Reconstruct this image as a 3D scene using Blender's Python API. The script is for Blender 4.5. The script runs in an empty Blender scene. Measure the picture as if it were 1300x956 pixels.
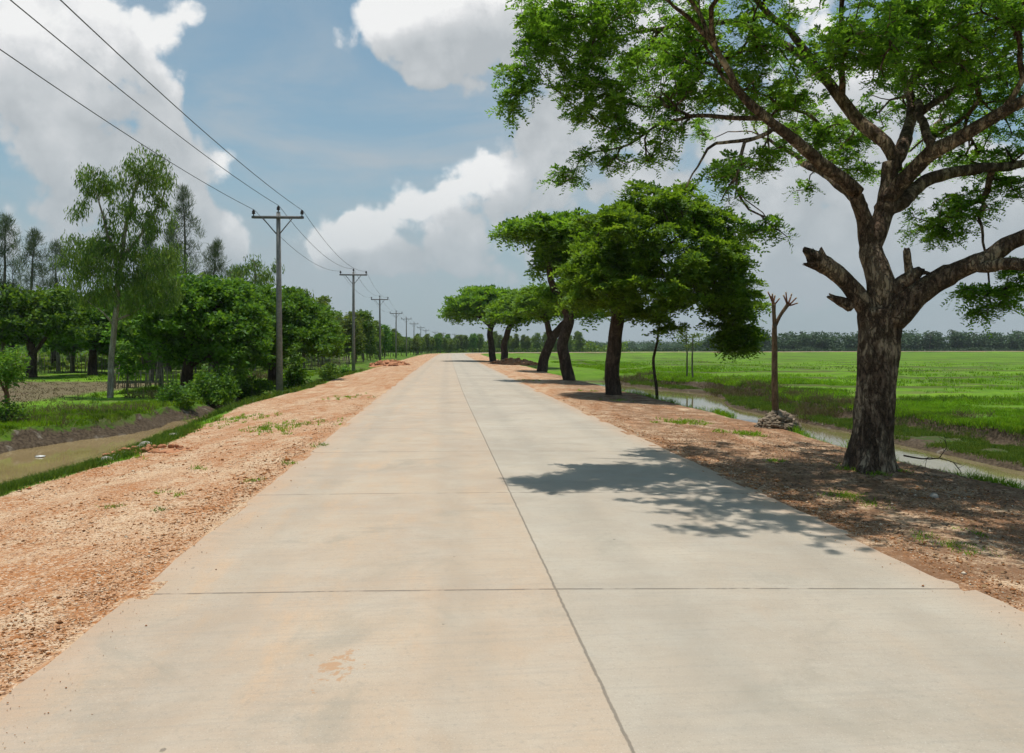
import bpy, math, random
import numpy as np
from mathutils import Vector

random.seed(7)
rng = np.random.default_rng(11)
SC = bpy.context.scene
COL = SC.collection
F = 1011.0          # focal length in photo pixels
CH = 1.6            # camera height
HY = 440.0          # horizon row in the photo

def P(px, py, Y):
    """point seen at photo pixel (px,py) lying Y metres ahead"""
    return np.array([(px-650.0)/F*Y, Y, CH-(py-HY)/F*Y])

# ---------------------------------------------------------------- noise
def _h(ix, iy, iz, seed):
    n = (ix.astype(np.int64)*374761393 + iy.astype(np.int64)*668265263 + iz.astype(np.int64)*2147483647 + seed*974634777) & 0xFFFFFFFF
    n = ((n ^ (n >> 13))*1274126177) & 0xFFFFFFFF
    n = ((n ^ (n >> 16))*2246822519) & 0xFFFFFFFF
    return ((n ^ (n >> 15)) & 0xFFFFFF)/float(0xFFFFFF)

def vnoise(x, y, z=0.0, seed=0):
    x = np.asarray(x, float); y = np.asarray(y, float); z = np.zeros_like(x)+z
    xi, yi, zi = np.floor(x), np.floor(y), np.floor(z)
    fx, fy, fz = x-xi, y-yi, z-zi
    fx, fy, fz = [t*t*(3-2*t) for t in (fx, fy, fz)]
    xi, yi, zi = xi.astype(np.int64), yi.astype(np.int64), zi.astype(np.int64)
    r = 0
    for a in (0, 1):
        for b in (0, 1):
            for c in (0, 1):
                w = (fx if a else 1-fx)*(fy if b else 1-fy)*(fz if c else 1-fz)
                r = r + w*_h(xi+a, yi+b, zi+c, seed)
    return r*2-1

def fbm(x, y, z=0.0, oct=4, seed=0):
    r = 0; a = 1.0; t = 0
    x = np.asarray(x, float); y = np.asarray(y, float); z = np.zeros_like(x)+z
    for o in range(oct):
        r = r+a*vnoise(x, y, z, seed+o*17); t += a; a *= .5
        x = x*2.03+3.1; y = y*2.03+1.7; z = z*2.03+5.3
    return r/t

def sst(a, b, x):
    t = np.clip((x-a)/(b-a), 0, 1); return t*t*(3-2*t)
def lerp(a, b, t): return a+(b-a)*t

# ---------------------------------------------------------------- mesh helpers
def mesh_np(name, V, faces, mat=None, attrs=None, smooth=False):
    """faces: list of (n,k) int arrays; attrs: {name:(domain, values)}"""
    me = bpy.data.meshes.new(name)
    V = np.ascontiguousarray(V, dtype=np.float32)
    me.vertices.add(len(V)); me.vertices.foreach_set('co', V.ravel())
    faces = [np.asarray(f, dtype=np.int32) for f in faces if len(f)]
    nl = sum(f.size for f in faces); nf = sum(len(f) for f in faces)
    me.loops.add(nl); me.polygons.add(nf)
    me.loops.foreach_set('vertex_index', np.concatenate([f.ravel() for f in faces]))
    cnt = np.concatenate([np.full(len(f), f.shape[1], dtype=np.int32) for f in faces])
    st = np.concatenate([[0], np.cumsum(cnt)[:-1]]).astype(np.int32)
    me.polygons.foreach_set('loop_start', st)
    if smooth: me.polygons.foreach_set('use_smooth', np.ones(nf, dtype=bool))
    for k, (dom, val) in (attrs or {}).items():
        val = np.asarray(val, dtype=np.float32)
        if val.ndim == 1:
            a = me.attributes.new(k, 'FLOAT', dom); a.data.foreach_set('value', val)
        else:
            a = me.attributes.new(k, 'FLOAT_VECTOR', dom); a.data.foreach_set('vector', val.ravel())
    me.update(calc_edges=True); me.validate()
    if mat: me.materials.append(mat)
    return me

def link(name, me, parent=None, loc=None):
    o = bpy.data.objects.new(name, me); COL.objects.link(o)
    if parent: o.parent = parent
    if loc is not None: o.location = Vector([float(t) for t in loc])
    return o

def tag(o, label=None, cat=None, group=None, kind=None):
    if label: o['label'] = label
    if cat: o['category'] = cat
    if group: o['group'] = group
    if kind: o['kind'] = kind
    return o

def empty(name, loc, label, cat, group=None):
    o = link(name, None, None, loc); o.empty_display_size = .3
    return tag(o, label, cat, group)

def dup(root, loc, rotz=0, scale=1.0, label=None):
    r = root.copy(); COL.objects.link(r)
    r.location = Vector([float(t) for t in loc]); r.rotation_euler = (0, 0, rotz); r.scale = (scale, scale, scale)
    if label: r['label'] = label
    for ch in list(root.children):
        c = ch.copy(); COL.objects.link(c); c.parent = r
        for g in list(ch.children):
            d = g.copy(); COL.objects.link(d); d.parent = c
    return r

class Acc:
    """collects vertex/face arrays"""
    def __init__(s): s.V = []; s.q = []; s.t = []; s.n = 0; s.a = []
    def add(s, V, q=None, t=None, a=None):
        V = np.asarray(V, float)
        s.V.append(V)
        if q is not None and len(q): s.q.append(np.asarray(q)+s.n)
        if t is not None and len(t): s.t.append(np.asarray(t)+s.n)
        if a is not None: s.a.append(np.full(len(V), a) if np.isscalar(a) else a)
        s.n += len(V)
    def mesh(s, name, mat, smooth=False, attr=None):
        V = np.concatenate(s.V)
        fs = []
        if s.q: fs.append(np.concatenate(s.q))
        if s.t: fs.append(np.concatenate(s.t))
        at = {attr: ('POINT', np.concatenate(s.a))} if attr else None
        return mesh_np(name, V, fs, mat, at, smooth)

def box_acc(acc, c, sx, sy, sz, rot=0.0, tilt=None, bev=0.0):
    c = np.asarray(c, float)
    if bev <= 0:
        v = np.array([[x, y, z] for z in (-1, 1) for y in (-1, 1) for x in (-1, 1)], float)*np.array([sx, sy, sz])/2
        q = [[0, 2, 3, 1], [4, 5, 7, 6], [0, 1, 5, 4], [2, 6, 7, 3], [0, 4, 6, 2], [1, 3, 7, 5]]
    else:
        b = bev
        ring = []
        hx, hy = sx/2, sy/2
        for (x, y) in [(hx-b, -hy), (hx, -hy+b), (hx, hy-b), (hx-b, hy), (-hx+b, hy), (-hx, hy-b), (-hx, -hy+b), (-hx+b, -hy)]: ring.append((x, y))
        ring = np.array(ring)
        v = []
        for (z, k) in ((-sz/2, 1-2*b/min(sx, sy)*.5), (-sz/2+b, 1), (sz/2-b, 1), (sz/2, 1-2*b/min(sx, sy)*.5)):
            for r in ring: v.append([r[0]*k, r[1]*k, z])
        v = np.array(v); q = []
        for i in range(3):
            for j in range(8):
                q.append([i*8+j, i*8+(j+1) % 8, (i+1)*8+(j+1) % 8, (i+1)*8+j])
        for base, sgn in ((0, -1), (24, 1)):
            idx = [base+j for j in range(8)]
            if sgn < 0: idx = idx[::-1]
            q += [[idx[0], idx[1], idx[2], idx[3]], [idx[0], idx[3], idx[4], idx[7]], [idx[4], idx[5], idx[6], idx[7]]]
    if tilt is not None: v = v @ np.array(tilt).T
    cr, sr = math.cos(rot), math.sin(rot)
    v = v @ np.array([[cr, sr, 0], [-sr, cr, 0], [0, 0, 1]])
    acc.add(v+c, q=q)

def tube(acc, pts, rad, n=8, cap=True, jag=0.0, a=None):
    pts = np.asarray(pts, float); rad = np.asarray(rad, float)*np.ones(len(pts))
    if len(pts) > 2:
        kp = np.concatenate([[True], np.linalg.norm(np.diff(pts, axis=0), axis=1) > 1e-5]); pts = pts+0; 
        for z_ in np.where(~kp)[0]: pts[z_] += 1e-3*(pts[min(z_+1, len(pts)-1)]-pts[z_]) if z_+1 < len(pts) else 1e-3
    T = np.gradient(pts, axis=0); T /= np.linalg.norm(T, axis=1)[:, None]+1e-9
    if np.linalg.norm(T[0]) < .5: T[0] = T[1]
    u = np.cross(T[0], [0.13, 1, .21]); u /= np.linalg.norm(u)
    ang = np.arange(n)/n*2*math.pi; ca, sa = np.cos(ang), np.sin(ang)
    m = len(pts); V = np.empty((m, n, 3))
    for i in range(m):
        u = u-T[i]*np.dot(u, T[i]); u /= np.linalg.norm(u)+1e-9
        w = np.cross(T[i], u)
        V[i] = pts[i]+rad[i]*(ca[:, None]*u+sa[:, None]*w)
    if jag > 0:
        V[-1] += T[-1]*rng.uniform(-.2, 1, (n, 1))*jag
        V[-2] += T[-2]*rng.uniform(-.1, .3, (n, 1))*jag
    V = V.reshape(-1, 3)
    i = np.arange(m-1)[:, None]*n; j = np.arange(n)[None]; j2 = (j+1) % n
    q = np.stack([i+j, i+j2, i+n+j2, i+n+j], -1).reshape(-1, 4)
    t = []
    if cap:
        V = np.vstack([V, pts[-1]+T[-1]*(rad[-1]*.4 if jag == 0 else -jag*.3), pts[0]])
        L = m*n; b = (m-1)*n
        t = [[b+k, b+(k+1) % n, L] for k in range(n)]+[[(k+1) % n, k, L+1] for k in range(n)]
    acc.add(V, q=q, t=t, a=a)

def catmull(pts, rad, step):
    pts = np.asarray(pts, float); rad = np.asarray(rad, float)
    if len(pts) < 3:
        n = max(2, int(np.linalg.norm(pts[1]-pts[0])/step)+1)
        t = np.linspace(0, 1, n)[:, None]
        return pts[0]*(1-t)+pts[1]*t, rad[0]*(1-t[:, 0])+rad[1]*t[:, 0]
    Q = np.vstack([2*pts[0]-pts[1], pts, 2*pts[-1]-pts[-2]])
    O, R = [], []
    for i in range(len(pts)-1):
        p0, p1, p2, p3 = Q[i:i+4]
        n = max(1, int(round(np.linalg.norm(p2-p1)/step)))
        for k in range(n):
            t = k/n
            O.append(.5*((2*p1)+(-p0+p2)*t+(2*p0-5*p1+4*p2-p3)*t*t+(-p0+3*p1-3*p2+p3)*t**3)); R.append(lerp(rad[i], rad[i+1], t))
    O.append(pts[-1]); R.append(rad[-1])
    return np.array(O), np.array(R)

# ---------------------------------------------------------------- node helper
class NT:
    def __init__(s, tree): s.t = tree; s.N = tree.nodes; s.L = tree.links
    def n(s, typ, props=None, **inp):
        nd = s.N.new(typ)
        for k, v in (props or {}).items(): setattr(nd, k, v)
        for k, v in inp.items():
            k2 = int(k[1:]) if k[0] == '_' and k[1:].isdigit() else k.replace('_', ' ')
            s.set(nd.inputs[k2], v)
        return nd
    def set(s, sock, v):
        if hasattr(v, 'is_output'): s.L.new(v, sock)
        else:
            try: sock.default_value = v
            except Exception: sock.default_value = (*v, 1.0) if len(v) == 3 else v
    def m(s, op, a, b=0.0, c=None, clamp=False):
        nd = s.N.new('ShaderNodeMath'); nd.operation = op; nd.use_clamp = clamp
        s.set(nd.inputs[0], a); s.set(nd.inputs[1], b)
        if c is not None: s.set(nd.inputs[2], c)
        return nd.outputs[0]
    def vm(s, op, a, b=(0, 0, 0)):
        nd = s.N.new('ShaderNodeVectorMath'); nd.operation = op
        s.set(nd.inputs[0], a)
        if op == 'SCALE': s.set(nd.inputs['Scale'], b)
        else: s.set(nd.inputs[1], b)
        return nd.outputs[0]
    def mix(s, fac, a, b, mode='MIX'):
        nd = s.N.new('ShaderNodeMix'); nd.data_type = 'RGBA'; nd.blend_type = mode
        s.set(nd.inputs[0], fac); s.set(nd.inputs[6], a); s.set(nd.inputs[7], b)
        return nd.outputs[2]
    def mr(s, v, a, b, c=0.0, d=1.0, smooth=True):
        nd = s.N.new('ShaderNodeMapRange')
        if smooth: nd.interpolation_type = 'SMOOTHSTEP'
        for i, x in enumerate((v, a, b, c, d)): s.set(nd.inputs[i], x)
        return nd.outputs[0]
    def noise(s, vec, scale, detail=4, rough=.5, dist=0.0):
        nd = s.N.new('ShaderNodeTexNoise'); s.set(nd.inputs['Vector'], vec)
        nd.inputs['Scale'].default_value = scale; nd.inputs['Detail'].default_value = detail
        nd.inputs['Roughness'].default_value = rough; nd.inputs['Distortion'].default_value = dist
        return nd.outputs['Fac']
    def voro(s, vec, scale, feature='F1', rand=1.0, detail=0.0):
        nd = s.N.new('ShaderNodeTexVoronoi'); nd.feature = feature; s.set(nd.inputs['Vector'], vec)
        nd.inputs['Scale'].default_value = scale; nd.inputs['Randomness'].default_value = rand
        if 'Detail' in nd.inputs: nd.inputs['Detail'].default_value = detail
        return nd
    def ramp(s, fac, stops):
        nd = s.N.new('ShaderNodeValToRGB'); s.set(nd.inputs[0], fac)
        el = nd.color_ramp.elements
        while len(el) < len(stops): el.new(.5)
        for e, (p, c) in zip(el, stops): e.position = p; e.color = (*c, 1) if len(c) == 3 else c
        return nd.outputs[0]
    def attr(s, name):
        nd = s.N.new('ShaderNodeAttribute'); nd.attribute_name = name; return nd
    def bump(s, h, strength=.5, dist=.02, normal=None):
        nd = s.N.new('ShaderNodeBump'); s.set(nd.inputs['Height'], h)
        nd.inputs['Strength'].default_value = strength; nd.inputs['Distance'].default_value = dist
        if normal is not None: s.set(nd.inputs['Normal'], normal)
        return nd.outputs[0]

def new_mat(name):
    m = bpy.data.materials.new(name); m.use_nodes = True
    t = NT(m.node_tree); t.N.clear()
    out = t.N.new('ShaderNodeOutputMaterial')
    return m, t, out

def principled(t, out, color, rough=.8, normal=None, spec=.3):
    p = t.n('ShaderNodeBsdfPrincipled', Base_Color=color, Roughness=rough)
    p.inputs['Specular IOR Level'].default_value = spec
    if normal is not None: t.L.new(normal, p.inputs['Normal'])
    t.L.new(p.outputs[0], out.inputs[0]); return p

def leaf_mat(name, c1, c2, c3, trans=.45, gloss=.12, patch=0):
    m, t, out = new_mat(name)
    r = t.attr('rnd').outputs['Fac']
    oi = t.n('ShaderNodeObjectInfo').outputs['Random']
    col = t.ramp(r, [(0, c1), (.55, c2), (1, c3)])
    pos = t.n('ShaderNodeTexCoord').outputs['Object']
    big = t.noise(pos, 1.6, 3)
    col = t.mix(t.mr(big, .42, .68, 0, .55), col, c3)
    col = t.mix(t.mr(t.noise(pos, 2.9, 2), .56, .70, 0, .30), col, (c3[0]*1.35, c3[1]*.95, c3[2]))
    if patch:
        st = t.vm('MULTIPLY', pos, (.45, 1, 1))
        pn = t.m('ADD', t.m('MULTIPLY', t.noise(st, .10, 3, .5), .4), t.m('ADD', t.m('MULTIPLY', t.noise(st, .45, 4, .6), .35), t.m('MULTIPLY', t.noise(pos, 1.7, 3, .6), .25)))
        col = t.mix(t.mr(pn, .50, .40, 0, .85), col, tuple(x*.42 for x in c1[:2])+(c1[2]*.8,))
        col = t.mix(t.mr(pn, .52, .62, 0, .6), col, (c3[0]*1.15, c3[1]*1.02, c3[2]))
        col = t.mix(t.m('MULTIPLY', t.mr(t.noise(st, .8, 5, .65), .58, .68), .6), col, (.15, .13, .05))
    hs = t.n('ShaderNodeHueSaturation', Color=col); t.set(hs.inputs['Value'], t.mr(oi, 0, 1, .82, 1.15, False)); t.set(hs.inputs['Hue'], t.mr(oi, 0, 1, .49, .51, False))
    col = hs.outputs[0]
    d = t.n('ShaderNodeBsdfDiffuse', Color=col)
    hs2 = t.n('ShaderNodeHueSaturation', Color=col); hs2.inputs['Value'].default_value = 1.35; hs2.inputs['Hue'].default_value = .485
    tr = t.n('ShaderNodeBsdfTranslucent', Color=hs2.outputs[0])
    g = t.n('ShaderNodeBsdfGlossy', Roughness=.6); g.inputs['Color'].default_value = (.75, .8, .85, 1)
    m1 = t.n('ShaderNodeMixShader', _0=trans, _1=d.outputs[0], _2=tr.outputs[0])
    m2 = t.n('ShaderNodeMixShader', _0=gloss*.2, _1=m1.outputs[0], _2=g.outputs[0])
    t.L.new(m2.outputs[0], out.inputs[0]); return m

def bark_mat(name, dark, mid, pale, sc=1.0, stretch=.25, palef=.5, bump=.6):
    m, t, out = new_mat(name)
    pos = t.n('ShaderNodeTexCoord').outputs['Object']
    st = t.vm('MULTIPLY', pos, (1, 1, stretch))
    n1 = t.noise(st, 14*sc, 8, .65, .6)
    wv = t.vm('ADD', st, t.vm('SCALE', t.n('ShaderNodeTexNoise', _0=st, Scale=9.0, Detail=4.0).outputs['Color'], .16))
    vo = t.voro(wv, 17*sc, 'DISTANCE_TO_EDGE', 1.0)
    rdg = t.m('ABSOLUTE', t.m('SUBTRACT', t.noise(t.vm('MULTIPLY', pos, (1, 1, stretch*.7)), 11*sc, 5, .6, .3), .5))
    crack = t.m('MINIMUM', t.m('MAXIMUM', t.mr(vo.outputs['Distance'], 0, .10), t.mr(t.noise(pos, 6, 3), .42, .58)), t.mr(rdg, 0, .055))
    n2 = t.noise(t.vm('MULTIPLY', pos, (1, 1, .6)), 3.4*sc, 8, .66, .25)
    n3 = t.noise(pos, 60*sc, 3, .6)
    col = t.mix(t.mr(n1, .35, .68), dark, mid)
    col = t.mix(t.m('MULTIPLY', t.mr(n2, .47, .60), palef), col, pale)
    col = t.mix(t.m('MULTIPLY', t.m('SUBTRACT', 1, crack), .65), col, tuple(x*.45 for x in dark))
    col = t.mix(t.mr(n3, .3, .8, 0, .3), col, tuple(min(1, x*1.6) for x in mid))
    h = t.m('ADD', t.m('MULTIPLY', n1, .7), t.m('ADD', t.m('MULTIPLY', crack, .8), t.m('MULTIPLY', n3, .25)))
    principled(t, out, col, .92, t.bump(h, bump, .05), .12)
    return m

# ---------------------------------------------------------------- materials
LEAF_RAIN = leaf_mat('rain_tree_leaf', (.050, .125, .008), (.098, .225, .012), (.180, .345, .020), .55)
LEAF_RAIN_FAR = leaf_mat('rain_tree_leaf_far', (.050, .132, .007), (.098, .232, .011), (.175, .350, .017), .5)
LEAF_EUC = leaf_mat('eucalyptus_leaf', (.050, .100, .016), (.098, .172, .022), (.175, .265, .030), .45)
LEAF_CAS = leaf_mat('casuarina_needle', (.045, .078, .030), (.075, .120, .042), (.110, .155, .050), .3)
LEAF_BUSH = leaf_mat('bushy_leaf', (.034, .100, .008), (.070, .180, .012), (.145, .300, .018), .42)
LEAF_BRIGHT = leaf_mat('young_leaf', (.065, .160, .012), (.105, .240, .018), (.170, .320, .028), .45)
LEAF_PLANT = leaf_mat('plantation_leaf', (.055, .105, .012), (.100, .180, .018), (.180, .265, .024), .4)
LEAF_WOOD = leaf_mat('far_wood_leaf', (.024, .055, .022), (.038, .080, .026), (.060, .110, .034), .3)
GRASS = leaf_mat('grass_blade', (.075, .160, .006), (.145, .285, .009), (.22, .370, .014), .4, .05, 1)
GRASS_DRY = leaf_mat('dry_grass_blade', (.11, .085, .045), (.17, .13, .07), (.12, .12, .035), .25, .03)
GRASS_DARK = leaf_mat('ditch_grass_blade', (.045, .105, .012), (.080, .170, .016), (.15, .24, .025), .4, .05)
BARK_RAIN = bark_mat('rain_tree_bark', (.065, .043, .030), (.19, .130, .088), (.46, .35, .24), 1.0, .4, .85, 1.0)
BARK_DARK = bark_mat('dark_bark', (.040, .027, .020), (.105, .070, .050), (.20, .15, .11), .8, .3, .35, .7)
BARK_PALE = bark_mat('pale_eucalyptus_bark', (.20, .16, .115), (.36, .31, .24), (.50, .46, .38), .9, .2, .7, .3)
BARK_THIN = bark_mat('thin_trunk_bark', (.10, .085, .06), (.20, .17, .125), (.32, .29, .23), 1, .2, .5, .3)
BARK_RED = bark_mat('reddish_bark', (.10, .045, .028), (.22, .10, .06), (.30, .17, .10), 1.5, .2, .5, .4)
BARK_CUT = bark_mat('cut_trunk_bark', (.10, .065, .040), (.21, .140, .085), (.30, .21, .13), 1.4, .2, .4, .5)

def simple_mat(name, c1, c2, sc=8, rough=.9, bump=.3, dist=.02):
    m, t, out = new_mat(name)
    pos = t.n('ShaderNodeTexCoord').outputs['Object']
    n = t.noise(pos, sc, 6, .65)
    principled(t, out, t.mix(t.mr(n, .3, .7), c1, c2), rough, t.bump(n, bump, dist))
    return m
CONCRETE_POLE = simple_mat('pole_concrete', (.17, .165, .155), (.27, .26, .24), 9, .85, .15)
METAL_GREY = simple_mat('galvanised_steel', (.10, .10, .10), (.16, .16, .155), 20, .55, .05)
INSUL = simple_mat('porcelain_insulator', (.03, .022, .02), (.05, .035, .03), 20, .3, .02)
WIRE = simple_mat('aluminium_wire', (.05, .05, .052), (.08, .08, .082), 20, .6, .0)
CUTWOOD = simple_mat('fresh_cut_wood', (.42, .30, .17), (.62, .50, .34), 20, .8, .2)
ROCK = simple_mat('grey_stone', (.22, .20, .17), (.46, .42, .36), 6, .95, .6)
ROCKRED = simple_mat('laterite_stone', (.30, .13, .06), (.52, .28, .15), 9, .95, .6)
CLAY = simple_mat('dry_clay', (.11, .08, .055), (.30, .235, .165), 14, .95, .8)
REDSOIL = simple_mat('red_soil', (.26, .10, .045), (.48, .23, .115), 9, .95, .8)
STICK = simple_mat('weathered_stick', (.16, .13, .095), (.33, .29, .22), 12, .9, .2)
PLASTIC = simple_mat('white_plastic', (.42, .41, .38), (.62, .61, .58), 12, .4, .4)

# ---------------------------------------------------------------- road line and terrain
CY = np.array([-30, -5, 3.8, 27, 67.4, 108, 150, 172], float)
CX = np.array([3.35, 1.20, .41, -1.66, -4.95, -8.2, -11.4, -12.9], float)
_yy = np.arange(-30, 172, .5); _xx = np.interp(_yy, CY, CX)
k = np.ones(25)/25
_xs = np.convolve(np.pad(_xx, 12, mode='reflect', reflect_type='odd'), k, mode='valid')
def cx(Y): return np.interp(Y, _yy, _xs, left=None)+np.where(np.asarray(Y) > 171.5, (np.asarray(Y)-171.5)*-.06, 0)
main = np.stack([_xs[::4], _yy[::4]], 1)
turn, _ = catmull(np.array([[*main[-1], 0], [-13.0, 186, 0], [-10.5, 199, 0], [-3, 211, 0], [9, 221, 0], [30, 232, 0], [62, 245, 0], [110, 262, 0], [180, 284, 0]], float), np.zeros(9), 2.0)
LINE = np.vstack([main[:-1], turn[:, :2]])

def dline(X, Y):
    X = np.asarray(X, float); Y = np.asarray(Y, float)
    best = np.full(X.shape, 1e9)
    A = LINE[:-1][::1]; B = LINE[1:]
    sel = A[:, 1] > 150
    for a, b in zip(A[sel], B[sel]):
        d = b-a; L2 = d @ d
        t = np.clip(((X-a[0])*d[0]+(Y-a[1])*d[1])/L2, 0, 1)
        best = np.minimum(best, np.hypot(X-a[0]-t*d[0], Y-a[1]-t*d[1]))
    return best

RWL, LWL = -1.0, -.80           # water levels
def edge_r(Y): return 6.1+.30*fbm(Y*.25, Y*0, 0, 3, 5)
def edge_l(Y): return 5.55+.7*sst(12, 24, Y)+.3*fbm(Y*.22, Y*0, 2, 3, 9)
def wr_far(Y): return 11.35+.5*fbm(Y*.2, Y*0, 7, 3, 31)+2.1*np.exp(-((Y-42)/6.0)**2)
def wl_far(Y): return 10.4-1.3*sst(17, 24, Y)+.55*fbm(Y*.55, Y*0, 4, 4, 41)
def bank_r(Y): return 13.4+.8*fbm(Y*.17, Y*0, 1, 4, 51)+1.6*np.exp(-((Y-42)/7.0)**2)

def height(X, Y):
    X = np.asarray(X, float); Y = np.asarray(Y, float)
    s = X-cx(Y)
    rough = fbm(X*1.3, Y*1.3, 0, 4, 61); fine = fbm(X*5, Y*5, 0, 3, 62); big = fbm(X*.12, Y*.12, 0, 3, 63)
    # right side
    er, wf, bk = edge_r(Y), wr_far(Y), bank_r(Y)
    ditch = 1-sst(52, 66, Y)
    shoulder = -.004-.11*sst(2.8, 5.8, np.abs(s))+.018*rough+.008*fine+.05*sst(.2, .8, big)*sst(3.2, 4.5, np.abs(s))-.028*np.exp(-((s+3.75+.15*fbm(Y*.2, Y*0, 0, 2, 6))/.16)**2)-.024*np.exp(-((s+5.05+.15*fbm(Y*.2, Y*0, 0, 2, 7))/.16)**2)
    low = lerp(-.55, -1.35, ditch)
    hr = lerp(shoulder, low, sst(0, 1, (s-er)/(8.1-er)))
    ter = -.87+.06*rough+.03*fine+.06*sst(0, 1, (s-wf-1)/2)
    ter = lerp(-.5+.03*rough, ter, ditch)
    hr = np.where(s > 9.3, lerp(low, ter, sst(wf-.35, wf+.45, s)), hr)
    # paddies
    wx = X+3*fbm(X*.06, Y*.06, 0, 2, 71); wy = Y+4*fbm(X*.05, Y*.05, 3, 2, 72)
    bund = np.maximum(1-np.abs(((wx/17) % 1)-.5)*2*17/1.2, 1-np.abs(((wy/12.0) % 1)-.5)*2*12/1.0); bund = np.clip(bund, 0, 1)
    lvl = _h(np.floor(wx/17).astype(np.int64), np.floor(wy/12.0).astype(np.int64), np.zeros(X.shape, np.int64), 5)
    field = -.50+.035*rough+.02*fine+.10*sst(0, 1, bund)+.08*(lvl-.5)+.05*big
    st = sst(bk-.15, bk+.22+.1*fine, s)
    hr = np.where(s > 10.5, lerp(hr, field, st), hr)
    # left side
    a = -s; el, wlf = edge_l(Y), wl_far(Y)
    dl = 1-sst(30, 44, Y)
    lowl = lerp(-.62, -1.1, dl)
    hl = lerp(shoulder, lowl, sst(0, 1, (a-el)/(8.6-el)))
    fl = -.33+.05*rough+.025*fine+.07*big
    fl = lerp(fl, -.42+.04*rough, dl*0)
    hl = np.where(a > 8.7-0.001, lerp(lowl, fl, .55*sst(wlf-.3, wlf+.25+.3*rough, a+.12*fine)+.45*sst(wlf+.15+.25*fine, wlf+.75+.5*rough, a+.2*fine)), hl)
    h = np.where(s > 0, hr, hl)
    far = sst(150, 178, Y)
    if np.any(far > 0):
        D = dline(X, Y)
        hf = lerp(-.06+.015*rough, -.5+.04*rough+.03*big, sst(5.6, 10, D))
        h = lerp(h, hf, far)
    for (tx, ty, tr, th) in ((4.73, 10.5, .75, .09), (3.47, 27.2, .6, .08), (2.82, 39, .7, .08)): h = h+th*np.exp(-((X-tx)**2+(Y-ty)**2)/tr**2)*(1+.4*fine)*(np.abs(s) > 3)
    h = np.where((np.abs(s) < 2.6) & (Y < 178), -.11, h)
    return h

def hz(x, y): return float(height(np.array([x]), np.array([y]))[0])

# grid
def sspace():
    a = np.arange(-13, 15.6, .11)
    r = [15.6]; d = .14
    while r[-1] < 1500: r.append(r[-1]+d); d = min(d*1.055, 60)
    l = [-13.]; d = .14
    while l[-1] > -1100: l.append(l[-1]-d); d = min(d*1.075, 60)
    return np.concatenate([l[::-1][:-1], a, r[1:]])
ss_ = sspace()
yr = [1.2]; 
while yr[-1] < 1250: yr.append(yr[-1]+max(.13, yr[-1]*.0075))
yb = [1.2]
while yb[-1] > -60: yb.append(yb[-1]-max(.2, (1.2-yb[-1])*.12))
ys_ = np.concatenate([yb[::-1][:-1], yr])
Sg, Yg = np.meshgrid(ss_, ys_)
Xg = .65-.0815*Yg+Sg
Hg = height(Xg, Yg)
nr, nc = Hg.shape
V = np.stack([Xg, Yg, Hg], -1).reshape(-1, 3)
i = np.arange(nr-1)[:, None]*nc; j = np.arange(nc-1)[None]
Q = np.stack([i+j, i+j+1, i+nc+j+1, i+nc+j], -1).reshape(-1, 4)
s_true = Xg-cx(Yg); Dn = dline(Xg, Yg)
absS = np.where(Yg < 165, np.abs(s_true), Dn)
er = np.where(s_true > 0, edge_r(Yg), edge_l(Yg))
er = lerp(er, 6.0, sst(150, 178, Yg))
gravel = 1-sst(-.25, .45, absS-er)                                    # laterite shoulder
wfr, bkr, wfl = wr_far(Yg), bank_r(Yg), wl_far(Yg)
right = s_true > 0
dR = 1-sst(52, 66, Yg); dL = 1-sst(30, 44, Yg)
mud = np.where(right, dR*np.maximum(sst(wfr-1.5, wfr-.5, s_true)*(1-sst(wfr+.2, wfr+1.6, s_true))*.8, .95*np.exp(-((s_true-bkr)/.40)**2)),
               dL*np.exp(-(((-s_true)-wfl-.05)/.45)**2)*1.0)
mud = np.clip(np.maximum(mud, (Hg < np.where(right, RWL, LWL)+.03)*1.0*(np.abs(s_true) < 16)), 0, 1)
a_ = -s_true
tilled = sst(13.5, 16, a_)*(1-sst(36, 44, a_))*sst(19, 23, Yg)*(1-sst(42, 47, Yg))*.9
tilled = np.maximum(tilled, .55*sst(9, 12, a_)*(1-sst(30, 40, a_))*sst(44, 60, Yg)*(1-sst(120, 160, Yg)))
rough_grass = np.where(right, dR*sst(8.5, 9.5, s_true)*(1-sst(0, 2.0, s_true-bkr)), sst(6, 7, a_)*(1-sst(0, 3.5, a_-wfl))*.55)
_wx = Xg+3*fbm(Xg*.06, Yg*.06, 0, 2, 71); _wy = Yg+4*fbm(Xg*.05, Yg*.05, 3, 2, 72)
BUND = np.clip(np.maximum(1-np.abs(((_wx/17) % 1)-.5)*2*17/1.9, 1-np.abs(((_wy/12.0) % 1)-.5)*2*12/2.2), 0, 1)*(Yg < 220)
attrs = {'mask': ('POINT', np.stack([gravel, mud, tilled], -1).reshape(-1, 3)),
         'mask2': ('POINT', np.stack([rough_grass, BUND*sst(.5, 2.0, s_true-bkr)*right, absS], -1).reshape(-1, 3))}

GM, t, out = new_mat('ground_mixed')
pos = t.n('ShaderNodeNewGeometry').outputs['Position']
mk = t.n('ShaderNodeSeparateXYZ', _0=t.attr('mask').outputs['Vector']).outputs
mk2 = t.n('ShaderNodeSeparateXYZ', _0=t.attr('mask2').outputs['Vector']).outputs
nA = t.noise(pos, .35, 5, .6); nB = t.noise(pos, 2.2, 6, .65); nC = t.noise(pos, 14, 5, .7); nD = t.noise(pos, 55, 4, .7)
nE = t.noise(pos, .07, 4, .55)
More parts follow.
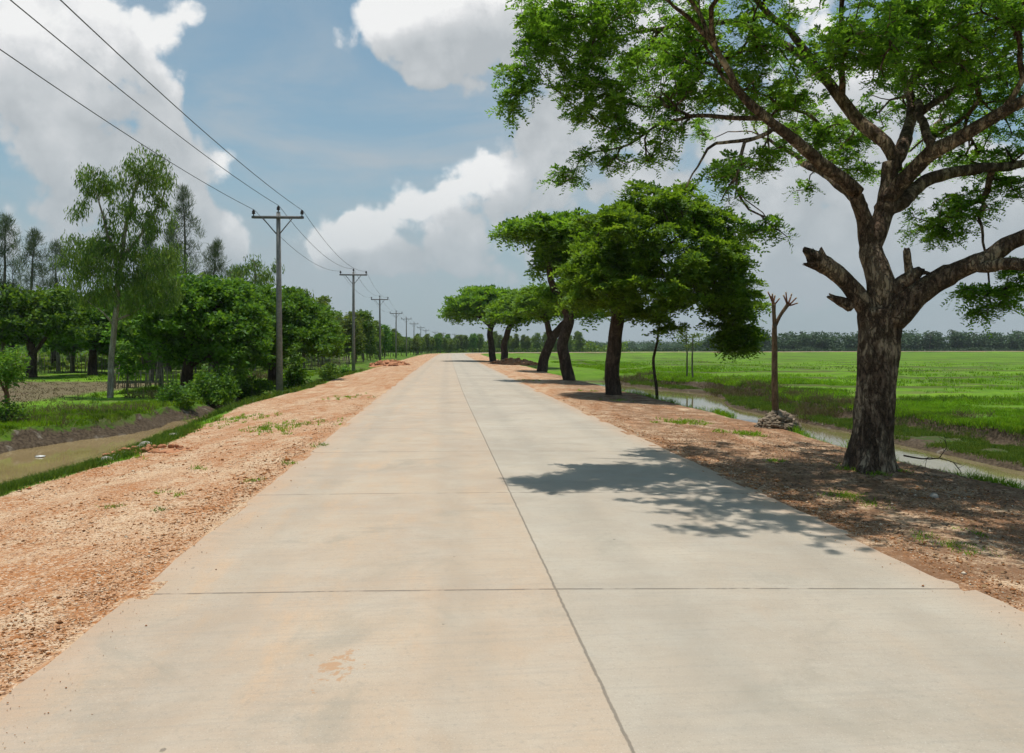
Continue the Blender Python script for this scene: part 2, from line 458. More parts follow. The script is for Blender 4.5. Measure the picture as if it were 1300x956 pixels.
# laterite gravel
stre = t.vm('MULTIPLY', pos, (1.6, .35, 1)); nS = t.noise(stre, 1.1, 6, .6, .6)
peb = t.voro(pos, 60, 'F1', 1.0); pebc = t.n('ShaderNodeSeparateColor', Color=peb.outputs['Color']).outputs[0]
peb2 = t.voro(pos, 120, 'F1', 1.0); peb2c = t.n('ShaderNodeSeparateColor', Color=peb2.outputs['Color']).outputs[0]
lat = t.mix(t.mr(nS, .36, .62), (.39, .182, .080), (.53, .38, .245))
lat = t.mix(t.mr(t.m('ADD', t.m('MULTIPLY', nB, .5), t.m('MULTIPLY', nC, .5)), .46, .62), lat, (.37, .140, .040))
lat = t.mix(t.mr(nA, .5, .68, 0, .55), lat, (.58, .42, .27))
lat = t.mix(t.mr(pebc, .62, .95, 0, .75), lat, (.60, .46, .33))
lat = t.mix(t.mr(peb2c, .76, .88, 0, .75), lat, (.17, .075, .035))
lat = t.mix(t.m('MULTIPLY', t.mr(nB, .50, .66), t.mr(nC, .5, .62, 0, .75)), lat, (.22, .085, .028))
lat = t.mix(t.mr(pebc, .12, .04, 0, .8), lat, (.13, .065, .035))
# leaf litter / darker soil patches on the right shoulder
rt = t.mr(t.n('ShaderNodeSeparateXYZ', _0=pos).outputs[0], 1.0, 3.0)
lit = t.m('MULTIPLY', rt, t.mr(t.m('ADD', t.m('MULTIPLY', nB, .6), t.m('MULTIPLY', nC, .4)), .38, .56, 0, .85))
lat = t.mix(lit, lat, (.175, .098, .055))
lat_h = t.m('ADD', t.m('MULTIPLY', peb.outputs['Distance'], -1.2), t.m('ADD', t.m('MULTIPLY', peb2.outputs['Distance'], -.5), t.m('MULTIPLY', nC, 1.2)))
# green field
fld = t.ramp(t.m('ADD', t.m('MULTIPLY', nE, .35), t.m('ADD', t.m('MULTIPLY', nA, .3), t.m('MULTIPLY', nB, .35))), [(.34, (.032, .068, .008)), (.45, (.072, .150, .009)), (.55, (.122, .235, .011)), (.68, (.180, .305, .015))])
fld = t.mix(t.mr(nC, .5, .75, 0, .55), fld, (.040, .105, .012))
fld = t.mix(t.mr(nD, .55, .8, 0, .4), fld, (.16, .33, .03))
fld = t.mix(t.m('MULTIPLY', t.mr(t.noise(t.vm('MULTIPLY', pos, (.25, 1, 1)), .55, 5, .6), .54, .64), .7), fld, (.12, .11, .045))
fld = t.mix(t.m('MULTIPLY', t.mr(t.m('ADD', mk2[1], t.m('MULTIPLY', t.m('SUBTRACT', nB, .5), 1.2)), .25, .8), .7), fld, (.060, .060, .022))
# rough bank grass
rg = t.mix(t.mr(nB, .4, .6), (.045, .070, .016), (.080, .066, .034))
rg = t.mix(t.mr(nC, .42, .62), rg, (.030, .066, .010))
col = t.mix(t.m('MULTIPLY', mk2[0], t.mr(t.m('ADD', nB, t.m('MULTIPLY', mk2[0], .25)), .42, .68)), fld, rg)
# tilled earth
til = t.mix(t.mr(nC, .35, .65), (.085, .060, .040), (.185, .135, .090))
tilf = t.m('MULTIPLY', mk[2], t.mr(t.m('ADD', t.m('MULTIPLY', nB, .6), t.m('MULTIPLY', mk[2], .45)), .48, .66))
col = t.mix(tilf, col, til)
# mud
mudc = t.mix(t.mr(nC, .35, .65), (.040, .028, .018), (.110, .082, .055))
mudc = t.mix(t.mr(nB, .57, .70, 0, .4), mudc, (.36, .33, .28))
mf = t.mr(t.m('ADD', t.m('MULTIPLY', mk[1], 1.1), t.m('MULTIPLY', t.m('SUBTRACT', nB, .5), 1.4)), .42, .62)
col = t.mix(mf, col, mudc)
gf = t.mr(t.m('ADD', mk[0], t.m('ADD', t.m('MULTIPLY', t.m('SUBTRACT', nB, .5), 1.0), t.m('MULTIPLY', t.m('SUBTRACT', nC, .5), .6))), .42, .55)
col = t.mix(gf, col, lat)
hh = t.m('ADD', t.m('MULTIPLY', gf, t.m('MULTIPLY', lat_h, .6)), t.m('ADD', t.m('MULTIPLY', nD, .6), t.m('MULTIPLY', nC, 1.2)))
principled(t, out, col, .95, t.bump(hh, .45, .014), .12)
g = link('ground', mesh_np('ground', V, [Q], GM, attrs, True)); tag(g, kind='structure')

# ---------------------------------------------------------------- road slab
RM, t, out = new_mat('road_concrete')
uv = t.n('ShaderNodeAttribute', {'attribute_name': 'rc'}).outputs['Vector']
sp = t.n('ShaderNodeSeparateXYZ', _0=uv).outputs      # x: lateral, y: arc length
pos = t.n('ShaderNodeNewGeometry').outputs['Position']
n0 = t.noise(pos, .45, 6, .6, .5); n1 = t.noise(pos, 2.0, 7, .65); n2 = t.noise(pos, 30, 4, .7); n3 = t.noise(pos, 130, 2, .6)
strk = t.noise(t.vm('MULTIPLY', uv, (2.2, .55, 1)), 1.3, 8, .72); brm = t.noise(t.vm('MULTIPLY', uv, (.6, 14, 1)), 2.0, 5, .6)
colR = t.mix(t.mr(n0, .35, .68), (.358, .304, .240), (.428, .366, .288))
colL = t.mix(t.mr(n0, .35, .68), (.392, .305, .226), (.440, .345, .252))
lw = t.n('ShaderNodeAttribute', {'attribute_name': 'rc'})
lane = t.mr(t.m('ADD', sp[0], t.m('MULTIPLY', t.m('SUBTRACT', n1, .5), .04)), -.02, .02)
col = t.mix(lane, colL, colR)
dust = t.m('MULTIPLY', t.mr(strk, .46, .70), t.mr(t.m('ABSOLUTE', t.m('SUBTRACT', t.m('ABSOLUTE', sp[0]), 0)), .2, 2.7, .35, 1.0))
dust = t.m('MULTIPLY', dust, t.mix(lane, (.80, .80, .80), (.20, .20, .20)))
col = t.mix(dust, col, (.50, .33, .20))
edge = t.mr(t.m('ADD', t.m('ABSOLUTE', sp[0]), t.m('MULTIPLY', t.m('SUBTRACT', n1, .5), .5)), 2.30, 2.78, 0, .65)
col = t.mix(edge, col, (.46, .30, .19))
col = t.mix(t.mr(n1, .35, .75, 0, .30), col, (.47, .445, .385))
trk = t.m('ADD', sp[0], t.m('MULTIPLY', t.m('SUBTRACT', n0, .5), .25))
tw = t.m('MAXIMUM', t.m('MAXIMUM', t.mr(t.m('ABSOLUTE', t.m('SUBTRACT', trk, .62)), .26, .05), t.mr(t.m('ABSOLUTE', t.m('SUBTRACT', trk, 2.05)), .26, .05)), t.m('MAXIMUM', t.mr(t.m('ABSOLUTE', t.m('ADD', trk, .62)), .26, .05), t.mr(t.m('ABSOLUTE', t.m('ADD', trk, 2.05)), .26, .05)))
col = t.mix(t.m('MULTIPLY', tw, t.mr(strk, .35, .65, .05, .30)), col, (.26, .24, .20))
blot = t.noise(pos, .9, 5, .7, 1.0); col = t.mix(t.mr(blot, .52, .70, 0, .42), col, (.27, .245, .195))
col = t.mix(t.mr(brm, .42, .72, 0, .22), col, (.25, .24, .21))
col = t.mix(t.mr(n2, .52, .75, 0, .42), col, (.255, .235, .195))
stain = t.voro(t.vm('MULTIPLY', pos, (1, .8, 1)), 3.1, 'F1', 1.0)
stc = t.n('ShaderNodeSeparateColor', Color=stain.outputs['Color']).outputs
col = t.mix(t.mr(n3, .60, .74, 0, .5), col, (.20, .18, .15)); col = t.mix(t.mr(n3, .40, .26, 0, .35), col, (.60, .56, .48))
spt = t.m('MULTIPLY', t.mr(t.m('ADD', stain.outputs['Distance'], t.m('MULTIPLY', t.m('SUBTRACT', n2, .5), .10)), .040, .022), t.mr(stc[0], .35, .45))
col = t.mix(t.m('MULTIPLY', spt, .6), col, (.09, .08, .065))
# joints
wob = t.m('MULTIPLY', t.m('SUBTRACT', t.noise(pos, 9, 4, .7), .5), .022)
lj = t.mr(t.m('ABSOLUTE', t.m('ADD', sp[0], wob)), .004, .011, 1, 0)
PITCH = 3.45
ph = t.m('ABSOLUTE', t.m('SUBTRACT', t.m('FRACT', t.m('ADD', t.m('DIVIDE', t.m('ADD', t.m('ADD', sp[1], t.m('MULTIPLY', sp[0], .068)), t.m('MULTIPLY', wob, .6)), PITCH), .5)), .5))
tj = t.mr(t.m('MULTIPLY', ph, PITCH), .005, .018, 1, 0)
brk = t.mr(t.noise(pos, 5.5, 3, .6), .36, .50, .25, 1)
cr_l = t.m('MULTIPLY', t.mr(t.m('ABSOLUTE', t.m('ADD', t.m('SUBTRACT', sp[1], 1.33), t.m('MULTIPLY', wob, 1.2))), .003, .009, 1, 0), t.mr(sp[0], -.25, -.15, .45, 0))
jt = t.m('MAXIMUM', t.m('MULTIPLY', lj, .9), t.m('MAXIMUM', t.m('MULTIPLY', tj, brk), cr_l))
col = t.mix(t.m('MULTIPLY', jt, .64), col, (.075, .066, .052))
# reddish soil marks near the camera on the left lane
mrk = t.voro(t.vm('ADD', pos, (.80, -3.78, 0)), 1, 'F1', 0)
dd = t.n('ShaderNodeVectorMath', {'operation': 'LENGTH'}, _0=t.vm('MULTIPLY', t.vm('ADD', pos, (.87, -3.93, 0)), (1, .55, 0))).outputs['Value']
sm = t.mr(t.m('ADD', t.m('MULTIPLY', dd, 5.5), t.m('MULTIPLY', t.m('SUBTRACT', t.noise(pos, 16, 5, .7), .5), 4.2)), .35, .15, 0, .75)
col = t.mix(sm, col, (.40, .23, .12))
principled(t, out, col, .85, t.bump(t.m('ADD', t.m('MULTIPLY', n2, .5), t.m('ADD', t.m('MULTIPLY', n3, .3), t.m('MULTIPLY', jt, -2.5))), .22, .012), .25)

def ribbon(line, offs, mat):
    L = np.asarray(line); T = np.gradient(L, axis=0); T /= np.linalg.norm(T, axis=1)[:, None]
    Nn = np.stack([T[:, 1], -T[:, 0]], 1)
    arc = np.concatenate([[0], np.cumsum(np.linalg.norm(np.diff(L, axis=0), axis=1))])
    m, n = len(L), len(offs)
    V = np.empty((m, n, 3)); R = np.zeros((m, n, 3))
    for k, (o, z) in enumerate(offs):
        jit = 0
        if abs(o) > 2.6: jit = .035*fbm(arc*3.1, arc*0+o, 0, 3, 3)
        V[:, k, :2] = L+Nn*(o+jit*np.sign(o))[:, None] if np.ndim(jit) else L+Nn*o
        V[:, k, 2] = z; R[:, k, 0] = o; R[:, k, 1] = arc
    i = np.arange(m-1)[:, None]*n; j = np.arange(n-1)[None]
    q = np.stack([i+j, i+j+1, i+n+j+1, i+n+j], -1).reshape(-1, 4)
    return V.reshape(-1, 3), q, R.reshape(-1, 3)
fy = np.concatenate([np.arange(-30, 30, .25), np.arange(30, 171, 1.0)])
fine_line = np.vstack([np.stack([cx(fy), fy], 1), turn[:, :2]])
offs = [(-2.74, -.16), (-2.74, -.012), (-2.72, 0), (-1.4, .012), (0, .018), (1.4, .012), (2.74, 0), (2.76, -.012), (2.76, -.16)]
V, Qr, R = ribbon(fine_line, offs, RM)
R[:, 1] += -(35.33-PITCH*10)      # a joint falls 5.2 m ahead (arc starts at y=-30)
road = link('road', mesh_np('road', V, [Qr], RM, {'rc': ('POINT', R)}, False)); tag(road, kind='structure')

# ---------------------------------------------------------------- water
def water(name, inner, outer, y0, y1, z, mat, label):
    Y = np.arange(y0, y1, .5)
    V = np.concatenate([np.stack([cx(Y)+inner, Y, np.full_like(Y, z)], 1), np.stack([cx(Y)+outer, Y, np.full_like(Y, z)], 1)])
    n = len(Y); i = np.arange(n-1)
    q = np.stack([i, i+n, i+n+1, i+1], -1) if outer > inner else np.stack([i, i+1, i+n+1, i+n], -1)
    o = link(name, mesh_np(name, V, [q], mat)); tag(o, kind='structure'); o['label'] = label; return o
def water_mat(name, c1, c2):
    m, t, out = new_mat(name)
    pos = t.n('ShaderNodeNewGeometry').outputs['Position']
    w = t.noise(t.vm('MULTIPLY', pos, (1, 1, 1)), 5, 4, .55); w2 = t.noise(pos, .8, 3, .5)
    p = principled(t, out, t.mix(t.mr(w2, .3, .7), c1, c2), .05, t.bump(w, .035, .02), .6)
    p.inputs['IOR'].default_value = 1.33
    return m
water('canal_water', 6.5, 15.0, -6, 66, RWL, water_mat('canal_water', (.15, .13, .055), (.21, .175, .085)), 'murky olive canal water right of the road')
water('ditch_water', -7.0, -12.5, -6, 34, LWL, water_mat('ditch_water', (.25, .18, .082), (.30, .22, .105)), 'muddy brown ditch water left of the road')

# ---------------------------------------------------------------- trees
class Tree:
    def __init__(s, base):
        s.base = np.asarray(base, float); s.p = []; s.par = []; s.fix = []; s.dir = []
        s.extra = []       # stub limbs with jagged ends
    def limb(s, pts, rad, parent=None, step=.12, wob=.045):
        P_, R_ = catmull(pts, rad, step)
        if wob > 0 and len(P_) > 3:
            k = rng.uniform(0, 99)
            tt = np.arange(len(P_))*step
            P_[1:] += np.stack([fbm(tt[1:]*1.2+k, tt[1:]*0+j*7., 0, 3, 3) for j in range(3)], 1)*wob*2
        ids = []
        last = parent
        if parent is None and s.p:
            A = np.array(s.p); last = int(np.argmin(np.linalg.norm(A-P_[0], axis=1)))
        for i in range(len(P_)):
            s.p.append(P_[i]); s.par.append(-1 if last is None else last); s.fix.append(R_[i])
            d = P_[min(i+1, len(P_)-1)]-P_[max(i-1, 0)]; s.dir.append(d/(np.linalg.norm(d)+1e-9))
            last = len(s.p)-1; ids.append(last)
        return ids
    def grow(s, tips, step=.3, bend=.6, droop=0.0, minfix=0.0):
        tips = np.asarray(tips, float)
        A = np.array(s.p); D = np.array(s.dir); n = len(A)
        cap = n+len(tips)*40+100
        PP = np.empty((cap, 3)); DD = np.empty((cap, 3)); ok = np.zeros(cap, bool)
        PP[:n] = A; DD[:n] = D; ok[:n] = True
        if minfix > 0:
            zz = A[:, 2]; ok[:n] = zz > minfix
        d0 = np.array([np.min(np.linalg.norm(A-tp, axis=1)) for tp in tips])
        s.tipnodes = []; s.twig = []
        for k in np.argsort(d0):
            tp = tips[k]
            v = tp-PP[:n]; dist = np.linalg.norm(v, axis=1)+1e-6
            cosv = np.einsum('ij,ij->i', v, DD[:n])/dist
            cost = dist*(1+bend*(1-cosv)); cost[~ok[:n]] = 1e9
            a = int(np.argmin(cost)); L = dist[a]
            m = max(2, min(30, int(math.ceil(L/step))))
            c1 = PP[a]+DD[a]*L*.35+np.array([0, 0, .05*L]); c2 = tp+(PP[a]-tp)*.3+np.array([0, 0, (.10+droop)*L])
            tt = (np.arange(1, m+1)/m)[:, None]
            B = (1-tt)**3*PP[a]+3*(1-tt)**2*tt*c1+3*(1-tt)*tt*tt*c2+tt**3*tp
            B[:-1] += rng.normal(0, .045*min(step, .5)+.012*L, (m-1, 3))
            last = a
            for i in range(m):
                if n >= cap: break
                PP[n] = B[i]; d = B[i]-PP[last]; DD[n] = d/(np.linalg.norm(d)+1e-9); ok[n] = True
                s.p.append(B[i]); s.par.append(last); s.fix.append(0.0); s.dir.append(DD[n])
                if i >= m-3 and i < m-1: s.twig.append(n)
                last = n; n += 1
            s.tipnodes.append(last)
    def radii(s, rt=.006, ex=2.3):
        n = len(s.p); acc = np.zeros(n); r = np.zeros(n); fix = np.array(s.fix)
        for i in range(n-1, -1, -1):
            ri = acc[i]**(1/ex) if acc[i] > 0 else rt
            if fix[i] > 0: ri = fix[i]
            r[i] = ri
            p = s.par[i]
            if p >= 0 and fix[i] == 0: acc[p] += ri**ex
            elif p >= 0: acc[p] += 0
        for i in range(n):
            p = s.par[i]
            if p >= 0 and fix[i] == 0: r[i] = min(r[i], r[p]*.92)
        s.r = np.maximum(r, rt*.5); return s.r
    def wood(s, mat, name='trunk', sides=(24, 12, 7, 4, 3), big=.09, disp=.0, cut=0.0, roots=False):
        n = len(s.p); Pn = np.array(s.p); r = s.r; ch = [[] for _ in range(n)]
        for i, p in enumerate(s.par):
            if p >= 0: ch[p].append(i)
        fix = np.array(s.fix)
        start = [(i, None) for i, p in enumerate(s.par) if p < 0]
        acc = Acc()
        while start:
            i, pre = start.pop()
            chain = ([pre] if pre is not None else [])+[i]
            cur = i
            while ch[cur]:
                c = ch[cur]
                same = [x for x in c if (fix[x] > 0) == (fix[cur] > 0) and x == cur+1]
                nxt = same[0] if same else max(c, key=lambda x: r[x])
                if not same and fix[cur] > 0 and fix[nxt] == 0: nxt = None
                for x in c:
                    if x != nxt: start.append((x, cur))
                if nxt is None: break
                chain.append(nxt); cur = nxt
            rr = r[chain].copy()
            if pre is not None: rr[0] = min(rr[0], rr[1]*1.15)
            mr = rr.max()
            if mr < cut: continue
            ns = sides[0] if mr > big*1.6 else sides[1] if mr > big*.5 else sides[2] if mr > big*.22 else sides[3] if mr > big*.1 else sides[4]
            tube(acc, Pn[chain], rr, ns, cap=True)
            if mr > big*.5 and disp > 0:
                W = acc.V[-1]; m = len(chain)*ns
                cen = np.repeat(Pn[chain], ns, axis=0); dv = W[:m]-cen
                q = W[:m]
                f = disp*(1.1*fbm(q[:, 0]*3.1, q[:, 1]*3.1, q[:, 2]*1.6, 4, 81)+.45*fbm(q[:, 0]*13, q[:, 1]*13, q[:, 2]*4, 3, 83))
                if roots:
                    hgt = q[:, 2]-s.base[2]; an = np.arctan2(dv[:, 1], dv[:, 0])
                    f = f+np.exp(-np.clip(hgt, -.1, 9)/.20)*(.10+.28*np.clip(np.sin(an*3+1.2)+.5*np.sin(an*5+.4), -.3, 1.3))
                W[:m] = q+dv*f[:, None]
        for (pts, rad, ns, jag) in s.extra: tube(acc, pts, rad, ns, True, jag)
        acc.V = [v-s.base for v in acc.V]
        return acc.mesh(name, mat, True)

def unit(v): return v/(np.linalg.norm(v, axis=-1, keepdims=True)+1e-9)

def leaf_mesh(name, C, A, B, L, W, mat, base, fold=.25):
    """C leaf bases, A unit axis, B unit side, L/W lengths"""
    n = len(C); L = np.broadcast_to(L, (n,))[:, None]; W = np.broadcast_to(W, (n,))[:, None]
    Nn = np.cross(A, B)
    v0 = C; v2 = C+A*L; mid = C+A*L*.45
    v1 = mid+B*W*.5+Nn*W*fold*.5; v3 = mid-B*W*.5+Nn*W*fold*.5
    V = np.stack([v0, v1, v2, v3], 1).reshape(-1, 3)-np.asarray(base)
    q = np.arange(n*4).reshape(-1, 4)
    r = np.repeat(rng.random(n), 1)
    return mesh_np(name, V, [q], mat, {'rnd': ('FACE', r)})

def sprays(centers, ns, L, pairs, ll, lw, droop=.25, up=.25, outc=None):
    """pinnate sprays round each centre"""
    C = np.repeat(centers, ns, axis=0); n = len(C)
    A = rng.normal(0, 1, (n, 3)); A[:, 2] = A[:, 2]*.45+up; A = unit(A)
    Bs = unit(np.cross(A, np.array([0, 0, 1.0])+rng.normal(0, .45, (n, 3))))
    Ls = L*rng.uniform(.6, 1.2, n)
    out = []
    t = np.linspace(.25, 1, pairs)
    cs, as_, bs = [], [], []
    for k in range(pairs):
        pos = C+A*(Ls*t[k])[:, None]-np.array([0, 0, 1])*(droop*Ls*t[k]**2)[:, None]
        for sg in (-1, 1):
            a = unit(Bs*sg+A*(.35+.5*t[k])+rng.normal(0, .18, (n, 3)))
            b = unit(np.cross(np.cross(A, Bs), a)+rng.normal(0, .15, (n, 3)))
            cs.append(pos); as_.append(a); bs.append(b)
    Cc, Aa, Bb = map(np.concatenate, (cs, as_, bs))
    m = len(Cc); keep = rng.random(m) > .08
    Cc, Aa, Bb = Cc[keep], Aa[keep], Bb[keep]; m = len(Cc)
    sz = rng.uniform(.75, 1.2, m)
    return Cc, Aa, Bb, ll*sz, lw*sz

def scatter_leaves(centers, nper, rad, ll, lw, mode='any', zs=.6):
    C = np.repeat(centers, nper, axis=0); n = len(C)
    o = rng.normal(0, 1, (n, 3)); o = unit(o)*(rng.random((n, 1))**.5); o[:, 2] *= zs
    C = C+o*rad
    if mode == 'any': A = unit(rng.normal(0, 1, (n, 3))*[1, 1, .6]+o*.8)
    elif mode == 'hang': A = unit(rng.normal(0, .35, (n, 3))+[0, 0, -1.0])
    elif mode == 'up': A = unit(rng.normal(0, .4, (n, 3))+[0, 0, .9]+o*.7)
    elif mode == 'flat': A = unit(rng.normal(0, 1, (n, 3))*[1, 1, .3])
    R = rng.normal(0, 1, (n, 3)) if mode != 'flat' else np.array([0, 0, 1.])+rng.normal(0, .4, (n, 3))
    B = unit(np.cross(A, R)); sz = rng.uniform(.7, 1.25, n)
    return C, A, B, ll*sz, lw*sz

def blob(px, py, Y, rx, ry, rd, n, shell=.45):
    """random points in an ellipsoid given in photo pixels at distance Y"""
    c = P(px, py, Y); u = unit(rng.normal(0, 1, (n, 3)))*(shell+(1-shell)*rng.random((n, 1)))
    return c+u*np.array([rx*Y/F, rd, ry*Y/F])

def dome(px, py, Y, rx, ry, rd, n, per=8, cr=.5, low=-.15, flat=.5):
    """leaf clumps hung over the outside of a dome; low = how far below its middle they reach"""
    c = P(px, py, Y); k = F/Y
    z = low+(1-low)*(np.arange(n)+.5)/n; th = np.arange(n)*2.39996+rng.uniform(0, .5, n)
    r = np.sqrt(np.clip(1-z*z, 0, 1))
    sc = rng.uniform(.78, 1.04, n)
    cen = c+np.stack([rx/k*r*np.cos(th)*sc, rd*r*np.sin(th)*sc, ry/k*z*sc], 1)
    o = unit(rng.normal(0, 1, (n, per, 3)))*rng.random((n, per, 1))**.4; o[..., 2] = np.abs(o[..., 2])*flat-.12
    return (cen[:, None]+o*cr*rng.uniform(.7, 1.25, (n, 1, 1))).reshape(-1, 3)

def thin_out(pts, d):
    """drop points nearer than d to a kept one"""
    kept = []
    for p in pts:
        if not kept or np.min(np.sum((np.array(kept)-p)**2, 1)) > d*d: kept.append(p)
    return np.array(kept)

def make_tree(name, label, cat, T, leaves, leafmat, bark, group=None, rt=.006, disp=0, sides=(16, 10, 6, 4, 3), big=.09, cut=0.0):
    T.radii(rt)
    o = empty(name, T.base, label, cat, group)
    link('trunk', T.wood(bark, 'trunk', sides, big, disp, cut), o)
    link('crown', leaf_mesh('crown', *leaves, leafmat, T.base), o)
    return o

# --- the big rain tree beside the road ---------------------------------------
def big_tree():
    Y0 = 10.5
    bx, by = P(1105, 608, Y0)[0], Y0
    b = np.array([bx, by, hz(bx, by)-.07])
    T = Tree(b)
    def Q(*l): return [P(x, y, Y) for x, y, Y in l]
    px = Y0/F
    T.limb([b+[0, 0, -.25]]+Q((1106, 585, Y0), (1108, 540, Y0), (1112, 480, Y0), (1116, 430, Y0), (1119, 395, Y0)),
           [.34, .275, .25, .235, .25, .28], step=.05, wob=0)
    T.limb(Q((1119, 398, Y0), (1116, 370, Y0), (1110, 335, Y0), (1104, 300, Y0), (1097, 268, Y0-.05), (1085, 238, Y0-.1)), [.205, .175, .152, .135, .112, .10], step=.06)
    A = T.limb(Q((1088, 245, Y0-.1), (1064, 220, 10.3), (1017, 188, 10.0), (981, 157, 9.8), (944, 115, 9.6), (913, 68, 9.5), (881, 31, 9.4), (850, 5, 9.3)), [.11, .10, .085, .068, .052, .042, .032, .02])
    T.limb(Q((985, 160, 9.8), (960, 176, 9.6), (913, 183, 9.4), (890, 215, 9.3), (871, 240, 9.2)), [.035, .028, .022, .014, .008])
    T.limb(Q((975, 153, 9.8), (934, 152, 10.1), (890, 146, 10.4), (855, 149, 10.6), (829, 158, 10.8), (790, 185, 10.9), (745, 200, 11)), [.042, .036, .03, .026, .02, .015, .01])
    T.limb(Q((1106, 312, Y0), (1114, 290, Y0+.05), (1124, 262, Y0+.1), (1132, 235, Y0+.1), (1136, 209, Y0+.1)), [.12, .135, .14, .125, .115], step=.06)
    T.limb(Q((1136, 212, 10.6), (1122, 183, 10.7), (1091, 152, 10.9), (1059, 115, 11.1), (1023, 78, 11.3), (986, 55, 11.5), (934, 34, 11.7), (880, 36, 11.9), (829, 37, 12.0), (770, 50, 12.1), (720, 70, 12.1)), [.11, .10, .09, .082, .072, .058, .046, .038, .03, .022, .012])
    T.limb(Q((1040, 95, 11.2), (1010, 50, 11.2), (980, 20, 11.1), (955, -10, 11.0), (920, -60, 11)), [.08, .065, .055, .045, .03])
    T.limb(Q((1136, 205, 10.6), (1146, 180, 10.9), (1158, 150, 11.2), (1158, 125, 11.5), (1148, 99, 11.8), (1140, 60, 12.1), (1150, 0, 12.4), (1160, -60, 12.6)), [.11, .10, .085, .075, .065, .055, .045, .03])
    T.limb(Q((1152, 110, 11.7), (1166, 85, 11.4), (1166, 63, 11.2), (1185, 30, 11.0), (1200, -20, 10.8)), [.055, .048, .04, .034, .025])
    T.limb(Q((1126, 255, 10.6), (1145, 228, 10.4), (1169, 204, 10.2), (1190, 188, 10.0), (1221, 173, 9.8), (1258, 152, 9.6), (1300, 125, 9.4), (1350, 95, 9.2), (1420, 60, 9.0), (1500, 30, 8.9)), [.135, .125, .11, .105, .098, .09, .082, .07, .05, .03])
    T.limb(Q((1188, 190, 10.0), (1176, 165, 10.3), (1166, 145, 10.7), (1165, 130, 11.2)), [.06, .06, .06, .06])
    T.limb(Q((1168, 146, 11), (1190, 128, 11.2), (1221, 110, 11.4), (1260, 97, 11.6), (1300, 84, 11.8), (1360, 60, 12), (1430, 40, 12.2)), [.06, .06, .055, .05, .045, .035, .02])
    T.limb(Q((1130, 262, 10.7), (1158, 243, 11.0), (1185, 228, 11.2), (1211, 219, 11.4), (1245, 214, 11.6), (1274, 209, 11.8), (1310, 205, 12.0), (1380, 190, 12.4), (1450, 175, 12.8)), [.12, .11, .10, .095, .085, .08, .072, .05, .03])
    T.limb(Q((1118, 405, Y0), (1140, 395, 10.4), (1165, 380, 10.3), (1195, 361, 10.2), (1222, 344, 10.1), (1247, 330, 10.0), (1272, 315, 9.9), (1300, 301, 9.8), (1350, 285, 9.6), (1420, 250, 9.4), (1480, 215, 9.2)), [.22, .19, .165, .145, .135, .13, .12, .105, .085, .06, .035], step=.06)
    T.limb(Q((1240, 334, 10), (1263, 333, 9.7), (1290, 329, 9.4), (1330, 330, 9.1), (1390, 335, 8.8)), [.08, .085, .08, .06, .03])
    # unseen limbs that fill the crown front and back
    T.limb([P(1130, 250, Y0), P(1160, 215, 11.2), P(1180, 190, 12.2), P(1190, 160, 13.2), P(1200, 140, 14.0)], [.10, .09, .07, .05, .03])
    T.limb([P(1094, 262, Y0), P(1075, 243, 11.0), P(1040, 215, 12.0), P(1000, 190, 13.0), P(960, 170, 13.8)], [.09, .08, .06, .045, .02])
    # broken stubs
    def stub(l, r, jag, n=14):
        pts, rr = catmull(Q(*l), r, .05)
        T.extra.append((pts, rr*(1+.10*fbm(np.arange(len(rr))*.5, np.arange(len(rr))*0., 0, 2, int(r[0]*999))), n, jag))
    stub([(1118, 415, Y0), (1100, 392, Y0), (1083, 368, 10.45), (1066, 350, 10.4), (1048, 337, 10.35), (1034, 330, 10.3)], [.20, .135, .115, .11, .12, .125], .20, 18)
    stub([(1050, 340, 10.32), (1044, 330, 10.3), (1041, 323, 10.3)], [.08, .075, .06], .12, 9)
    stub([(1080, 388, Y0), (1066, 382, 10.45), (1055, 377, 10.4)], [.09, .06, .035], .09, 8)
    stub([(1118, 385, Y0), (1136, 367, 10.4), (1150, 356, 10.35), (1161, 349, 10.3), (1166, 345, 10.3)], [.15, .105, .095, .085, .07], .08, 12)
    stub([(1156, 352, 10.35), (1153, 338, 10.35), (1151, 320, 10.3)], [.065, .055, .045], .08, 9)
    stub([(1162, 347, 10.3), (1173, 346, 10.25), (1181, 347, 10.2)], [.05, .03, .012], .03, 7)
